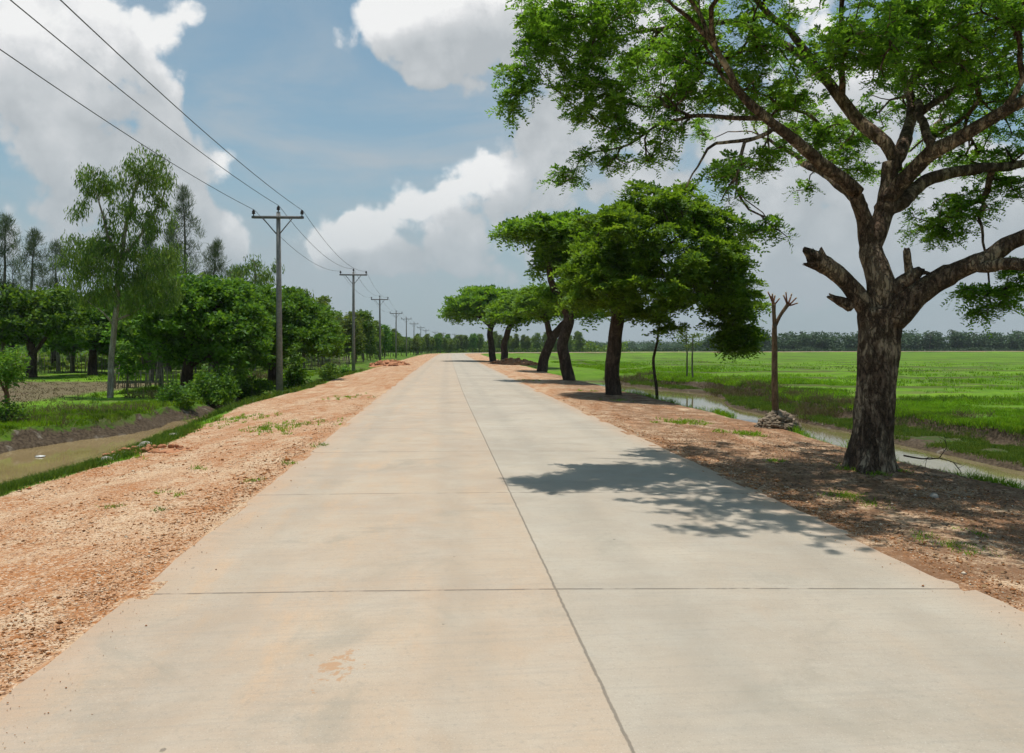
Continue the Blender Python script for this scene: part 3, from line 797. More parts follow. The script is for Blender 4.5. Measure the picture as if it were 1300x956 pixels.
    # crown clumps, each given its own distance
    bl = [(690, 45, 10.0, 45, 38, .8, 34), (658, 100, 9.9, 26, 28, .5, 16), (648, 135, 9.9, 16, 14, .4, 7), (700, 20, 10.2, 45, 30, .9, 22),
          (760, 38, 10.5, 65, 48, 1.2, 46), (742, 98, 10.6, 45, 32, .8, 26), (730, 146, 10.9, 18, 13, .4, 9), (772, 128, 10.6, 42, 32, .8, 24),
          (792, 168, 10.9, 32, 20, .6, 14), (718, 222, 11.0, 26, 15, .4, 9), (748, 200, 11, 22, 12, .4, 7), (778, 203, 10.9, 18, 14, .4, 7),
          (826, 200, 10.8, 24, 12, .5, 8), (842, 172, 10.6, 34, 18, .7, 12), (850, 118, 10.8, 40, 34, 1.0, 20), (903, 112, 11.3, 38, 24, .9, 14),
          (880, 58, 10.8, 58, 46, 1.3, 36), (948, 118, 11.2, 38, 36, 1.0, 18), (965, 60, 10.5, 42, 40, 1.2, 22), (1000, 128, 11.6, 44, 34, 1.0, 16),
          (920, 222, 9.6, 28, 22, .5, 10), (930, 250, 9.5, 18, 12, .3, 5), (962, 205, 11.5, 38, 22, .8, 11), (978, 290, 9.5, 20, 10, .3, 5), (948, 300, 9.5, 12, 10, .3, 3),
          (1000, 296, 9.5, 8, 9, .2, 2), (1040, 178, 12.2, 34, 30, 1.0, 12), (1062, 62, 10.0, 58, 46, 1.4, 26), (1125, 78, 9.4, 44, 32, .9, 20),
          (1095, 150, 12.6, 44, 30, 1.0, 11), (1198, 48, 9.8, 58, 46, 1.3, 30), (1250, 108, 11.8, 46, 34, 1.0, 17), (1215, 150, 12.4, 40, 26, 1.0, 12),
          (1270, 55, 9.6, 46, 46, 1.2, 24), (1232, 190, 12.8, 38, 20, .8, 10), (1150, 30, 10.0, 46, 34, 1.1, 18), (1180, 282, 12.3, 34, 22, .7, 13), (1222, 270, 12.2, 42, 28, .8, 18),
          (1272, 242, 12.0, 28, 28, .8, 13), (1205, 300, 12.2, 26, 18, .5, 8), (1285, 190, 12.2, 26, 22, .8, 9), (1228, 372, 11.2, 26, 16, .5, 12),
          (1268, 380, 10.9, 34, 22, .6, 18), (1292, 352, 10.6, 20, 26, .6, 11), (1145, 242, 12.3, 24, 16, .5, 5), (1060, 205, 12.6, 30, 16, .5, 5), (1015, 240, 12.2, 16, 10, .3, 2),
          (1250, 398, 10.9, 18, 10, .3, 5), (1092, 215, 13, 26, 16, .6, 5),
          (800, -30, 10.3, 110, 40, 1.5, 24), (950, -40, 10.0, 110, 50, 2.0, 22), (1100, -50, 9.6, 120, 60, 2.0, 22), (1250, -40, 9.8, 110, 60, 2.0, 22), (1390, 20, 10.0, 90, 80, 1.8, 30), (800, 88, 12.6, 40, 24, .8, 16), (850, 60, 13.0, 50, 24, .8, 16), (1075, 175, 13.4, 60, 30, .8, 16), (1140, 215, 13.4, 50, 20, .8, 10), (1010, 165, 13.2, 40, 24, .8, 10), (1240, 215, 13.4, 50, 20, .8, 12), (1380, 180, 10.6, 60, 60, 1.4, 26),
          (1400, 300, 9.6, 60, 50, 1.0, 22), (1470, 120, 9.8, 80, 80, 1.6, 30), (1190, -150, 10.5, 260, 60, 2.6, 26), (1190, 95, 11.5, 70, 50, 1.4, 34), (1270, 130, 12.2, 50, 50, 1.2, 24), (1120, 35, 11.5, 60, 40, 1.2, 22), (1240, 10, 11.5, 70, 36, 1.4, 24), (870, -60, 8.8, 140, 45, .8, 26), (983, -149, 7.9, 205, 80, .9, 26), (1248, -190, 7.6, 240, 80, 1.0, 34)]
    tips = np.concatenate([blob(*q[:6], int(q[6]*2.15), .2) for q in bl])
    # front and back of the umbrella
    n = 230; th = rng.uniform(0, 2*math.pi, n); rr = np.sqrt(rng.uniform(.05, 1, n))
    X = 5.4+5.0*rr*np.cos(th); Yc = 10.9+4.0*rr*np.sin(th); Z = 7.4-2.2*rr**2.2+rng.normal(0, .3, n)
    uvx = 650+X/Yc*F; uvy = HY-(Z-CH)/Yc*F
    keep = (uvy < 60) | ((Yc > 11.5) & (uvy < 215) & (X > 2.2))
    tips = np.concatenate([tips, np.stack([X, Yc, Z], 1)[keep]])
    cen = np.concatenate([blob(*q[:3], q[3]*.8, q[4]*.8, q[5]*.7, max(2, int(q[6]/5)), .3) for q in bl])
    T.grow(thin_out(cen, .42), .20, 1.3, .0, minfix=3.2)
    co_n = len(T.tipnodes)
    tips = thin_out(tips, .115)
    T.grow(tips, .16, .9, .03, minfix=3.4)
    for i_ in range(len(T.fix)):
        if 0 < T.fix[i_] < .14: T.fix[i_] *= .86
    T.radii(.0075, 2.35)
    P_ = np.array(T.p)
    o = empty('rain_tree', b, 'largest nearest tree, thick patchy trunk, broken limb stubs, wide crown shading the road', 'tree', 'roadside trees on the right')
    link('trunk', T.wood(BARK_RAIN, 'trunk', (56, 24, 9, 5, 4), .10, .19, roots=True), o)
    tw = P_[T.twig]; tw = tw[rng.random(len(tw)) < .5]
    C = np.vstack([P_[T.tipnodes], tw])
    lv = sprays(C, 7, .18, 6, .052, .027, .4, .20)
    link('crown', leaf_mesh('crown', *lv, LEAF_RAIN, b), o)
    return o
BIG = big_tree()

# --- generic builder from photo-space description -----------------------------
def photo_tree(name, label, Y, base_px, limbs, blobs, leafmat, bark, leaf, group=None, thin=.25, step=.4, rt=.008, disp=.08, minh=1.0, bend=.7, droop=0, dens=1.0, cat='tree', domes=()):
    bx = (base_px-650)/F*Y; b = np.array([bx, Y, hz(bx, Y)])
    T = Tree(b)
    for k, (pts, rad) in enumerate(limbs):
        pp = [P(x, y, Y+dy) for x, y, dy in pts]
        if k == 0: pp = [b-[0, 0, .2]]+pp; rad = [rad[0]*1.12]+list(rad)
        T.limb(pp, rad, step=min(.25, step), wob=.03)
    tips = np.concatenate([blob(x, y, Y+dy, rx, ry, rd, int(n*dens), .5) for x, y, dy, rx, ry, rd, n in blobs])
    if domes: tips = np.concatenate([tips]+[dome(x, y, Y+dy, *a) for x, y, dy, *a in domes])
    tips = thin_out(tips[tips[:, 2] > b[2]+.25], thin)
    T.grow(tips, step, bend, droop, minfix=b[2]+minh)
    T.radii(rt)
    P_ = np.array(T.p); C = np.vstack([P_[T.tipnodes], P_[T.twig][::2]])
    return make_tree(name, label, cat, T, leaf(C), leafmat, bark, group, rt, disp), C

spr_near = lambda C: sprays(C, 10, .36, 4, .135, .075, .4, .2)
GR = 'roadside trees on the right'
photo_tree('rain_tree', 'round dense dome-crowned tree with one low bough drooping toward the field', 27.2, 779,
    [([(778, 470, 0), (781, 430, 0), (784, 405, 0), (790, 380, 0)], [.25, .24, .23, .20]),
     ([(782, 410, 0), (795, 370, .3), (830, 350, .8), (870, 355, .8), (905, 385, .6), (925, 420, .4)], [.2, .17, .13, .10, .07, .04]),
     ([(784, 400, 0), (770, 360, -.5), (755, 320, -.8)], [.18, .13, .06]), ([(788, 385, 0), (800, 340, 1), (820, 290, 1.2)], [.2, .14, .06]),
     ([(786, 395, 0), (815, 350, -1.2), (850, 310, -1.8)], [.16, .12, .05]), ([(784, 400, 0), (775, 360, 1.4), (770, 320, 2.2)], [.16, .12, .05])],
    [(928, 385, .4, 20, 34, .9, 26), (938, 428, .4, 24, 20, .7, 40), (830, 395, 0, 60, 12, 2.0, 24), (850, 415, 0, 20, 8, .8, 8)],
    LEAF_RAIN_FAR, BARK_DARK, spr_near, GR, .20, .4, dens=1.25, minh=1.9,
    domes=[(834, 348, 0, 104, 106, 3.2, 120, 9, .50, -.42, .7), (762, 368, -.4, 44, 56, 2.0, 30, 8, .48, -.5, .7), (900, 372, .2, 50, 52, 1.9, 26, 8, .5, -.4, .45), (930, 400, .4, 28, 40, 1.0, 10, 8, .42, -.6, .5), (938, 436, .4, 22, 18, .7, 8, 8, .3, -.9, .6)])
spr_mid = lambda C: sprays(C, 9, .5, 4, .20, .11, .4, .2)
photo_tree('rain_tree', 'tall irregular tree with kinked dark trunk and flat upper wing of leaves', 39, 723,
    [([(718, 460, 0), (714, 435, 0), (722, 410, 0), (722, 395, 0)], [.29, .27, .28, .25]),
     ([(722, 400, 0), (705, 370, -.5), (698, 345, -.8), (700, 315, -.8), (690, 295, -1)], [.22, .18, .14, .10, .05]),
     ([(722, 402, 0), (745, 375, .5), (760, 350, 1), (765, 320, 1)], [.2, .15, .10, .05]), ([(722, 398, 0), (722, 360, 1), (725, 310, 1.5)], [.18, .14, .06])],
    [(678, 296, -1, 40, 8, 1.6, 26), (705, 330, -.5, 24, 12, 1.6, 16), (705, 375, 0, 22, 10, 1.6, 12), (752, 395, 0, 22, 12, 2, 16)],
    LEAF_RAIN_FAR, BARK_DARK, spr_mid, GR, .28, .5, rt=.012, minh=2.0,
    domes=[(684, 300, -1, 46, 22, 1.8, 18, 8, .6, 0, .4), (728, 322, 0, 42, 44, 2.4, 32, 8, .62, -.3, .65), (762, 345, .5, 34, 56, 2.4, 24, 8, .65, -.4, .4), (705, 352, -.3, 26, 26, 1.6, 9, 8, .5, 0, .4)])
photo_tree('rain_tree', 'leaning dark-trunked tree partly hidden behind the third tree on the right', 55, 688,
    [([(692, 450, 0), (705, 425, 0), (722, 405, 0)], [.34, .30, .26]), ([(700, 432, 0), (694, 405, 0), (690, 380, 0)], [.24, .18, .08]), ([(722, 405, 0), (745, 385, 0), (760, 360, 0)], [.25, .18, .08])],
    [(668, 394, -1, 20, 6, 1.8, 12), (705, 402, 0, 30, 6, 2.2, 10)],
    LEAF_RAIN_FAR, BARK_DARK, spr_mid, GR, .36, .6, rt=.014, minh=2.0,
    domes=[(688, 392, 0, 34, 30, 2.6, 20, 8, .8, 0, .4), (728, 395, 0, 36, 38, 2.8, 22, 8, .8, 0, .4)])
spr_far = lambda C: sprays(C, 9, .8, 3, .36, .2, .4, .15)
photo_tree('rain_tree', 'broad flat umbrella-crowned tree reaching over the far road, left one of the distant pair', 88, 626,
    [([(624, 440, 0), (622, 425, 0), (624, 412, 0)], [.36, .33, .30]), ([(624, 415, 0), (605, 400, -1), (588, 392, -2)], [.25, .18, .08]), ([(624, 413, 0), (640, 398, 1), (660, 385, 1)], [.25, .18, .08]), ([(624, 413, 0), (622, 395, 3), (615, 380, 4)], [.2, .15, .08])],
    [(576, 402, 0, 10, 5, 1.5, 12), (618, 396, 0, 32, 5, 4, 24)],
    LEAF_RAIN_FAR, BARK_DARK, spr_far, GR, .45, .8, rt=.02, minh=2.2,
    domes=[(618, 398, 0, 50, 32, 5.5, 58, 9, 1.1, .05, .35), (652, 398, 1, 34, 26, 4.5, 26, 9, 1.0, .05, .35), (588, 402, -1, 22, 20, 3, 14, 8, .9, .1, .35)])
photo_tree('rain_tree', 'flat umbrella-crowned tree over the far shoulder, right one of the distant pair', 79, 641,
    [([(640, 440, 0), (644, 425, 0), (648, 412, 0)], [.34, .30, .27]), ([(648, 413, 0), (660, 400, 0), (680, 388, 0)], [.24, .18, .08]), ([(648, 413, 0), (645, 395, 1), (640, 380, 1)], [.2, .15, .08])],
    [(655, 400, 0, 30, 6, 4, 24)],
    LEAF_RAIN_FAR, BARK_DARK, spr_far, GR, .45, .8, rt=.02, minh=2.2,
    domes=[(668, 402, 0, 40, 32, 4.5, 46, 9, 1.0, .05, .35), (640, 408, -2, 20, 14, 3, 10, 8, .8, .1, .35)])
# --- left side ---------------------------------------------------------------
hang = lambda C: scatter_leaves(C, 40, .30, .18, .040, 'hang', 1.2)
EUC, _ = photo_tree('eucalyptus_tree', 'tall pale-trunked tree with drooping open foliage on the left bank, tallest on the left', 30, 140,
    [([(141, 460, 0), (146, 410, 0), (150, 370, 0), (154, 330, 0), (160, 290, 0), (172, 240, 0), (186, 205, 0)], [.105, .10, .092, .085, .07, .05, .025]),
     ([(145, 408, 0), (165, 398, .3), (185, 385, .5)], [.05, .04, .02]), ([(143, 412, 0), (132, 398, -.2), (118, 388, -.3)], [.04, .03, .012]),
     ([(153, 335, 0), (135, 290, -.3), (122, 245, -.5)], [.07, .05, .02]), ([(155, 325, 0), (185, 290, .5), (205, 255, .8), (212, 225, 1)], [.07, .05, .035, .015]),
     ([(152, 345, 0), (120, 330, .6), (98, 320, 1)], [.05, .035, .015])],
    [(185, 212, 0, 30, 22, .7, 34), (120, 232, -.4, 22, 22, .6, 22), (160, 245, 0, 30, 30, .8, 24), (205, 235, .8, 14, 34, .6, 22), (100, 262, -.3, 12, 16, .4, 6), (165, 285, 0, 36, 28, .9, 28), (205, 280, .5, 18, 24, .6, 12),
     (108, 320, .6, 28, 24, .8, 30), (140, 325, 0, 42, 30, 1.0, 50), (190, 325, 0, 38, 26, 1.0, 26), (110, 362, .3, 28, 26, .8, 30), (160, 365, 0, 42, 26, 1.2, 42), (195, 372, .3, 40, 28, 1.1, 40), (85, 335, .6, 14, 14, .4, 6)],
    LEAF_EUC, BARK_PALE, hang, None, .21, .35, rt=.006, disp=.03, minh=2.6, droop=.1, dens=1.35)
LB = 'dense trees on the left roadside'
bl_leaf = lambda C: scatter_leaves(C, 50, .42, .18, .11, 'any', .55)
bl_leaf2 = lambda C: scatter_leaves(C, 44, .55, .26, .16, 'any', .55)
photo_tree('bushy_tree', 'dark dense tree with forked trunk leaning over the ditch, left of the nearest pole', 34, 237,
    [([(238, 475, 0), (243, 450, 0), (250, 430, 0)], [.24, .20, .18]), ([(246, 440, 0), (225, 415, 0), (205, 400, 0)], [.14, .10, .05]), ([(250, 432, 0), (270, 400, .5), (285, 375, .5)], [.14, .10, .05]), ([(240, 465, 0), (275, 445, -1), (300, 435, -1.2)], [.1, .07, .03])],
    [(240, 385, 0, 46, 32, 2, 80), (285, 385, .5, 42, 34, 2, 80), (215, 415, 0, 40, 30, 1.8, 60), (265, 430, 0, 50, 30, 1.8, 80), (300, 450, -.8, 28, 26, 1.2, 40), (225, 455, .8, 34, 14, 1.4, 20), (315, 415, 0, 24, 30, 1.5, 40)],
    LEAF_BUSH, BARK_DARK, bl_leaf, LB, .27, .4, rt=.01, minh=.9,
    domes=[(262, 410, 0, 66, 56, 2.2, 40, 8, .5, -.3, .5), (305, 440, -.6, 30, 36, 1.4, 14, 8, .45, -.5, .5), (212, 415, .2, 36, 38, 1.8, 14, 8, .45, -.3, .5)])
photo_tree('bushy_tree', 'wide low dark green tree right behind the nearest power pole', 42, 345,
    [([(346, 460, 0), (345, 440, 0), (345, 425, 0)], [.2, .18, .15]), ([(345, 428, 0), (325, 400, 0), (315, 380, 0)], [.12, .08, .03]), ([(345, 428, 0), (372, 405, 0), (390, 390, 0)], [.12, .08, .03])],
    [(335, 385, 0, 38, 24, 2.2, 70), (372, 398, 0, 36, 28, 2.2, 75), (345, 425, 0, 48, 24, 2.4, 75), (395, 425, 0, 30, 22, 1.8, 50), (412, 440, -.5, 20, 14, 1.2, 24), (335, 455, 0, 30, 18, 1.6, 34)],
    LEAF_BUSH, BARK_DARK, bl_leaf, LB, .32, .5, rt=.012, minh=.8,
    domes=[(352, 420, 0, 60, 52, 2.6, 36, 8, .6, -.4, .5), (400, 435, -.3, 30, 30, 1.8, 14, 8, .5, -.5, .5)])
photo_tree('bushy_tree', 'bushy tree whose bright crown top shows left of the nearest pole, farther back', 50, 275,
    [([(275, 450, 0), (277, 420, 0), (280, 395, 0)], [.2, .16, .12])],
    [(250, 368, 0, 30, 16, 2, 40), (285, 372, 0, 34, 18, 2.2, 50), (230, 380, 0, 24, 18, 2, 28), (310, 385, 0, 26, 20, 2, 34), (275, 400, 0, 44, 26, 2.2, 40)],
    LEAF_BRIGHT, BARK_DARK, bl_leaf2, LB, .4, .6, rt=.014, minh=2)
photo_tree('bushy_tree', 'dark spreading tree with a twin trunk at the far left edge over the shaded field', 50, 40,
    [([(40, 470, 0), (41, 450, 0), (38, 435, 0)], [.3, .26, .22]), ([(41, 452, 0), (55, 432, 0), (70, 415, 0)], [.16, .12, .06]), ([(38, 437, 0), (20, 415, 0), (5, 400, 0)], [.16, .12, .06])],
    [(20, 385, 0, 45, 22, 2.6, 70), (65, 390, 0, 36, 24, 2.6, 60), (40, 412, 0, 55, 22, 2.6, 80), (90, 412, 0, 30, 22, 2.2, 36), (0, 415, 0, 30, 24, 2.2, 34)],
    LEAF_BUSH, BARK_DARK, bl_leaf2, LB, .42, .6, rt=.014, minh=1.7)
DRK, _ = photo_tree('bushy_tree', 'shady dark tree standing just left of the pale eucalyptus trunk, behind the fence', 55, 118,
    [([(118, 465, 0), (118, 445, 0), (119, 425, 0)], [.3, .24, .2]), ([(119, 428, 0), (100, 405, 0)], [.14, .05]), ([(119, 428, 0), (142, 408, 0)], [.14, .05])],
    [(110, 395, 0, 42, 24, 2.6, 70), (150, 405, 0, 40, 24, 2.6, 60), (125, 425, 0, 50, 14, 2.6, 50), (185, 415, 0, 34, 26, 2.4, 46)],
    LEAF_BUSH, BARK_DARK, bl_leaf2, LB, .42, .6, rt=.014, minh=1.7)
SHD, _ = photo_tree('bushy_tree', 'shaded broad tree between the pale eucalyptus and the forked dark tree', 44, 192,
    [([(192, 465, 0), (191, 440, 0), (192, 415, 0)], [.14, .12, .10])],
    [(185, 400, 0, 36, 34, 2, 60), (200, 430, 0, 30, 22, 2, 40), (165, 425, 0, 24, 20, 1.6, 28)],
    LEAF_BUSH, BARK_THIN, bl_leaf2, LB, .38, .55, rt=.012, minh=1.2)
photo_tree('eucalyptus_tree', 'airy tree with sparse drooping leaves rising above the bushes left of the nearest pole', 60, 322,
    [([(322, 430, 0), (323, 390, 0), (324, 350, 0), (322, 330, 0)], [.14, .11, .07, .03]), ([(323, 372, 0), (305, 355, 0), (292, 345, 0)], [.05, .03, .015])],
    [(318, 340, 0, 20, 14, 1.1, 22), (336, 345, 0, 10, 16, .8, 10), (325, 362, 0, 18, 14, 1, 14), (298, 345, 0, 10, 6, .6, 5), (352, 340, 0, 6, 8, .4, 4)],
    LEAF_EUC, BARK_PALE, lambda C: scatter_leaves(C, 30, .5, .30, .075, 'hang', 1.1), None, .35, .5, rt=.012, disp=0, minh=4, droop=.1)
photo_tree('eucalyptus_tree', 'slim tree with a small leafy tuft standing above the hedge between the first two poles', 75, 386,
    [([(386, 430, 0), (386, 400, 0), (386, 378, 0)], [.14, .1, .04])],
    [(386, 375, 0, 9, 8, .8, 20), (386, 388, 0, 10, 7, .8, 14), (388, 405, 0, 12, 10, 1, 14)],
    LEAF_EUC, BARK_PALE, lambda C: scatter_leaves(C, 26, .6, .38, .10, 'hang', 1.0), None, .35, .5, rt=.014, disp=0, minh=4, droop=.1)

photo_tree('eucalyptus_tree', 'shaded drooping tree with thin stems behind and right of the tall pale trunk', 38, 205,
    [([(205, 470, 0), (204, 430, 0), (206, 390, 0), (208, 350, 0), (206, 318, 0)], [.10, .09, .07, .05, .02]), ([(200, 480, 0), (199, 430, 0), (190, 370, 0)], [.06, .05, .02])],
    [(210, 335, 0, 26, 26, 1.0, 34), (195, 370, 0, 34, 24, 1.1, 44), (222, 380, 0, 24, 26, 1.1, 30), (180, 400, 0, 26, 22, 1.1, 30)],
    LEAF_EUC, BARK_THIN, lambda C: scatter_leaves(C, 36, .40, .23, .055, 'hang', 1.2), None, .28, .45, rt=.008, disp=0, minh=3, droop=.1)

# casuarinas: conical, feathery
def casuarina(px_, top, Y, w, label, seed):
    bx = (px_-650)/F*Y; b = np.array([bx, Y, hz(bx, Y)])
    ht = P(px_, top, Y)[2]-b[2]
    T = Tree(b); lean = rng.normal(0, .25)
    T.limb([b-[0, 0, .2], b+[0, 0, ht*.3], b+[lean*.5, 0, ht*.7], b+[lean, 0, ht]], [.16, .12, .07, .015], step=.4)
    tips = []
    for h in np.linspace(.2, .985, 40):
        for k in range(4):
            a = rng.uniform(0, 2*math.pi); r = w*1.1*Y/F*(1-h)**.8*rng.uniform(.3, 1.2)+.08
            tips.append(b+[lean*h+r*math.cos(a), r*math.sin(a), ht*h+r*.45])
    T.grow(np.array(tips), .6, .3, 0, minfix=b[2]+1)
    T.radii(.012); P_ = np.array(T.p); C = np.vstack([P_[T.tipnodes], P_[T.twig]])
    return make_tree('casuarina_tree', label, 'tree', T, scatter_leaves(C, 19, .26, .38, .024, 'up', 1.2), LEAF_CAS, BARK_THIN, 'feathery casuarina trees on the left', .012, 0, (8, 6, 4, 3, 3))
casuarina(236, 240, 52, 44, 'tall feathery dark conifer-like tree just right of the tall pale-trunked tree', 1)
casuarina(267, 310, 55, 36, 'shorter feathery pointed tree between the tall leafy tree and the nearest pole', 2)
casuarina(36, 296, 56, 42, 'feathery pointed tree near the left edge, second from the left', 3)
casuarina(4, 278, 50, 46, 'feathery tall tree cut by the left edge of the view', 4)
casuarina(74, 312, 62, 44, 'thin wispy feathery tree just left of the tall pale-trunked tree', 5)
casuarina(301, 342, 66, 30, 'slim feathery tree top just left of the airy tree near the pole', 7)
casuarina(188, 300, 58, 34, 'feathery tree directly behind the middle of the tall leafy tree', 8)
casuarina(212, 285, 60, 30, 'feathery tree half hidden behind the tall pale-trunked tree crown', 6)

for src, px_, Yd, sc, rz in ((DRK, 70, 70, 1.15, 1), (DRK, 165, 68, 1.2, 2.2), (SHD, 215, 60, 1.25, .7), (DRK, 15, 74, 1.1, 4), (SHD, 92, 60, 1.1, 3), (DRK, 235, 76, 1.25, 5), (SHD, 305, 62, 1.2, 1.9), (SHD, 150, 56, 1.05, 5.1), (DRK, -40, 62, 1.1, .4), (DRK, 290, 84, 1.35, 3.3), (SHD, 385, 66, 1.15, 4.4), (DRK, 350, 90, 1.3, 2.9)):
    x = (px_-650)/F*Yd; dup(src, (x, Yd, hz(x, Yd)-.05), rz, sc, 'dark broad tree filling the back of the left roadside thicket')

# small trees and shrubs in the left foreground
photo_tree('small_tree', 'small round bright tree with reddish crooked stems at the left edge beside the ditch', 20.7, 10,
    [([(9, 515, 0), (8, 495, 0), (13, 480, 0)], [.06, .05, .03]), ([(8, 500, 0), (3, 485, 0), (-2, 472, 0)], [.035, .03, .015])],
    [(10, 462, 0, 22, 20, .5, 60), (-8, 478, 0, 22, 18, .5, 30), (20, 480, 0, 14, 12, .4, 16)],
    LEAF_BRIGHT, BARK_RED, lambda C: scatter_leaves(C, 26, .17, .085, .045, 'any', .8), None, .12, .2, rt=.005, disp=0, minh=.5)
photo_tree('young_tree', 'slender bright green sapling in front of the stick fence right of the pale trunk', 33, 161,
    [([(161, 485, 0), (162, 460, 0), (161, 440, 0)], [.035, .028, .012])],
    [(162, 452, 0, 12, 12, .4, 26), (165, 470, 0, 14, 9, .4, 20), (156, 440, 0, 8, 7, .3, 10), (184, 466, 0, 8, 3, .3, 6)],
    LEAF_BRIGHT, BARK_THIN, lambda C: scatter_leaves(C, 22, .2, .14, .07, 'any', .8), None, .14, .25, rt=.006, disp=0, minh=.5)

def shrub(name, label, px_, py_, Y, rx, ry, n, mat, leaf=(.10, .055), group=None, rd=None):
    bx = (px_-650)/F*Y; b = np.array([bx, Y, hz(bx, Y)])
    T = Tree(b)
    rad = rx*Y/F; hh = 2*ry*Y/F; rd = rd or rad*.8
    for k in range(5):
        a = k*1.26+rng.uniform(-.3, .3)
        T.limb([b-[0, 0, .1], b+[.3*rad*math.cos(a), .3*rd*math.sin(a), hh*.35], b+[.6*rad*math.cos(a), .6*rd*math.sin(a), hh*.7]], [.022, .016, .008], parent=None if k == 0 else 0, step=.15)
    u = unit(rng.normal(0, 1, (n, 3))); lump = 1+.45*fbm(u[:, 0]*2.2+px_, u[:, 1]*2.2, u[:, 2]*2.2, 2, 77); u = u*(.45+.6*rng.random((n, 1)))*lump[:, None]; u[:, 2] = np.abs(u[:, 2])
    tips = b+u*[rad, rd, hh]+[0, 0, .05]
    T.grow(thin_out(tips, .13), .2, .3); T.radii(.004)
    P_ = np.array(T.p); C = np.vstack([P_[T.tipnodes], P_[T.twig][::2]])
    o = empty(name, b, label, 'shrub', group)
    link('stem', T.wood(BARK_THIN, 'stem', (6, 5, 4, 3, 3)), o)
    link('foliage', leaf_mesh('foliage', *scatter_leaves(C, 20, .20, leaf[0], leaf[1], 'any', .7), mat, b), o)
    return o
SG = 'shrubs along the left ditch'
shrub('shrub', 'dark shrub at the foot of the small red-stemmed tree at the left edge', 12, 522, 20.3, 16, 15, 60, LEAF_BUSH, (.09, .05), SG)
shrub('shrub', 'rounded shrub hanging over the far end of the brown ditch water', 226, 520, 27, 25, 13, 80, LEAF_BUSH, (.11, .06), SG)
shrub('shrub', 'large dark shrub on the ditch bank under the forked dark tree', 268, 508, 30.5, 36, 20, 150, LEAF_BUSH, (.13, .07), SG)
shrub('shrub', 'leafy shrub just left of the foot of the nearest power pole', 318, 500, 34.5, 24, 17, 90, LEAF_BUSH, (.14, .075), SG)
shrub('shrub', 'tall dark shrub just right of the foot of the nearest power pole', 374, 488, 38, 16, 26, 90, LEAF_BUSH, (.16, .08), SG)
shrub('shrub', 'brownish green little shrub on the near edge of the ditch end', 246, 538, 24.6, 10, 10, 30, LEAF_PLANT, (.08, .03), SG)
shrub('shrub', 'low spreading shrub behind the second largest shrub, at the shaded bank', 292, 490, 36, 30, 14, 80, LEAF_BRIGHT, (.14, .075), SG)
shrub('shrub', 'low grey green shrub between the first and second poles', 420, 474, 52, 16, 8, 50, LEAF_PLANT, (.2, .1), SG)
shrub('shrub', 'low bright shrub close to the second pole', 438, 470, 58, 10, 6, 40, LEAF_BRIGHT, (.2, .1), SG)

# --- plantation rows on the left ----------------------------------------------
def plantation_proto(h, w, seed, leafm, label):
    b = np.zeros(3); T = Tree(b)
    T.limb([b-[0, 0, .3], [rng.normal(0, .06), rng.normal(0, .06), h*.4], [rng.normal(0, .12), rng.normal(0, .12), h*.95]], [.085, .065, .02], step=.4)
    n = 120
    z = rng.uniform(.28, 1, n)*h; rr = w*np.sqrt(np.clip(1-((z/h-.62)/.42)**2, .05, 1))*rng.uniform(.3, 1.05, n); a = rng.uniform(0, 2*math.pi, n)
    T.grow(thin_out(np.stack([rr*np.cos(a), rr*np.sin(a), z], 1), .3), .5, .4, 0, minfix=h*.2); T.radii(.012)
    P_ = np.array(T.p); C = np.vstack([P_[T.tipnodes], P_[T.twig]])
    return make_tree('plantation_tree', label, 'tree', T, scatter_leaves(C, 14, .42, .34, .18, 'any', .8), leafm, BARK_THIN, 'slender plantation trees lining the left side', .012, 0, (7, 6, 4, 3, 3))
PLAB = 'slender plantation tree with a thin pale trunk in the dense rows left of the road'
protos = [plantation_proto(5.8, 1.45, 1, LEAF_PLANT, PLAB), plantation_proto(6.3, 1.5, 2, LEAF_BUSH, PLAB), plantation_proto(5.0, 1.2, 3, LEAF_PLANT, PLAB), plantation_proto(6.8, 1.35, 4, LEAF_PLANT, PLAB)]
first = [True]*4
cnt = 0
for row, a0 in enumerate((12.2, 14.8, 17.8, 21.8, 26.0)):
    Yp = (88, 66, 58, 56, 60)[row]
    while Yp < 265:
        x = float(cx(min(Yp, 172)))-.02*max(0, Yp-172)-a0+rng.normal(0, .7)
        if Yp > 172: x = -12.9-a0+(Yp-172)*.10+rng.normal(0, .7)
        y = Yp+rng.normal(0, .6)
        k = int(rng.integers(0, 4)); sc = rng.uniform(.74, 1.06)*(1 if Yp < 90 else .84)
        loc = (x, y, hz(x, y)-.02)
        if first[k]:
            protos[k].location = Vector(loc); first[k] = False
        else: dup(protos[k], loc, rng.uniform(0, 6.28), sc)
        cnt += 1
        Yp += rng.uniform(2.6, 4.2)*(1 if row < 3 else 1.4)*(1+max(0, Yp-120)/160)
# rows closing the view beyond the bend
for q in range(34):
    x = -24+q*1.45+rng.normal(0, .5); y = 262+rng.normal(0, 4)+q*.5
    k = int(rng.integers(0, 4)); dup(protos[k], (x, y, -.5), rng.uniform(0, 6.28), rng.uniform(.85, 1.15)); cnt += 1
print('plantation', cnt)

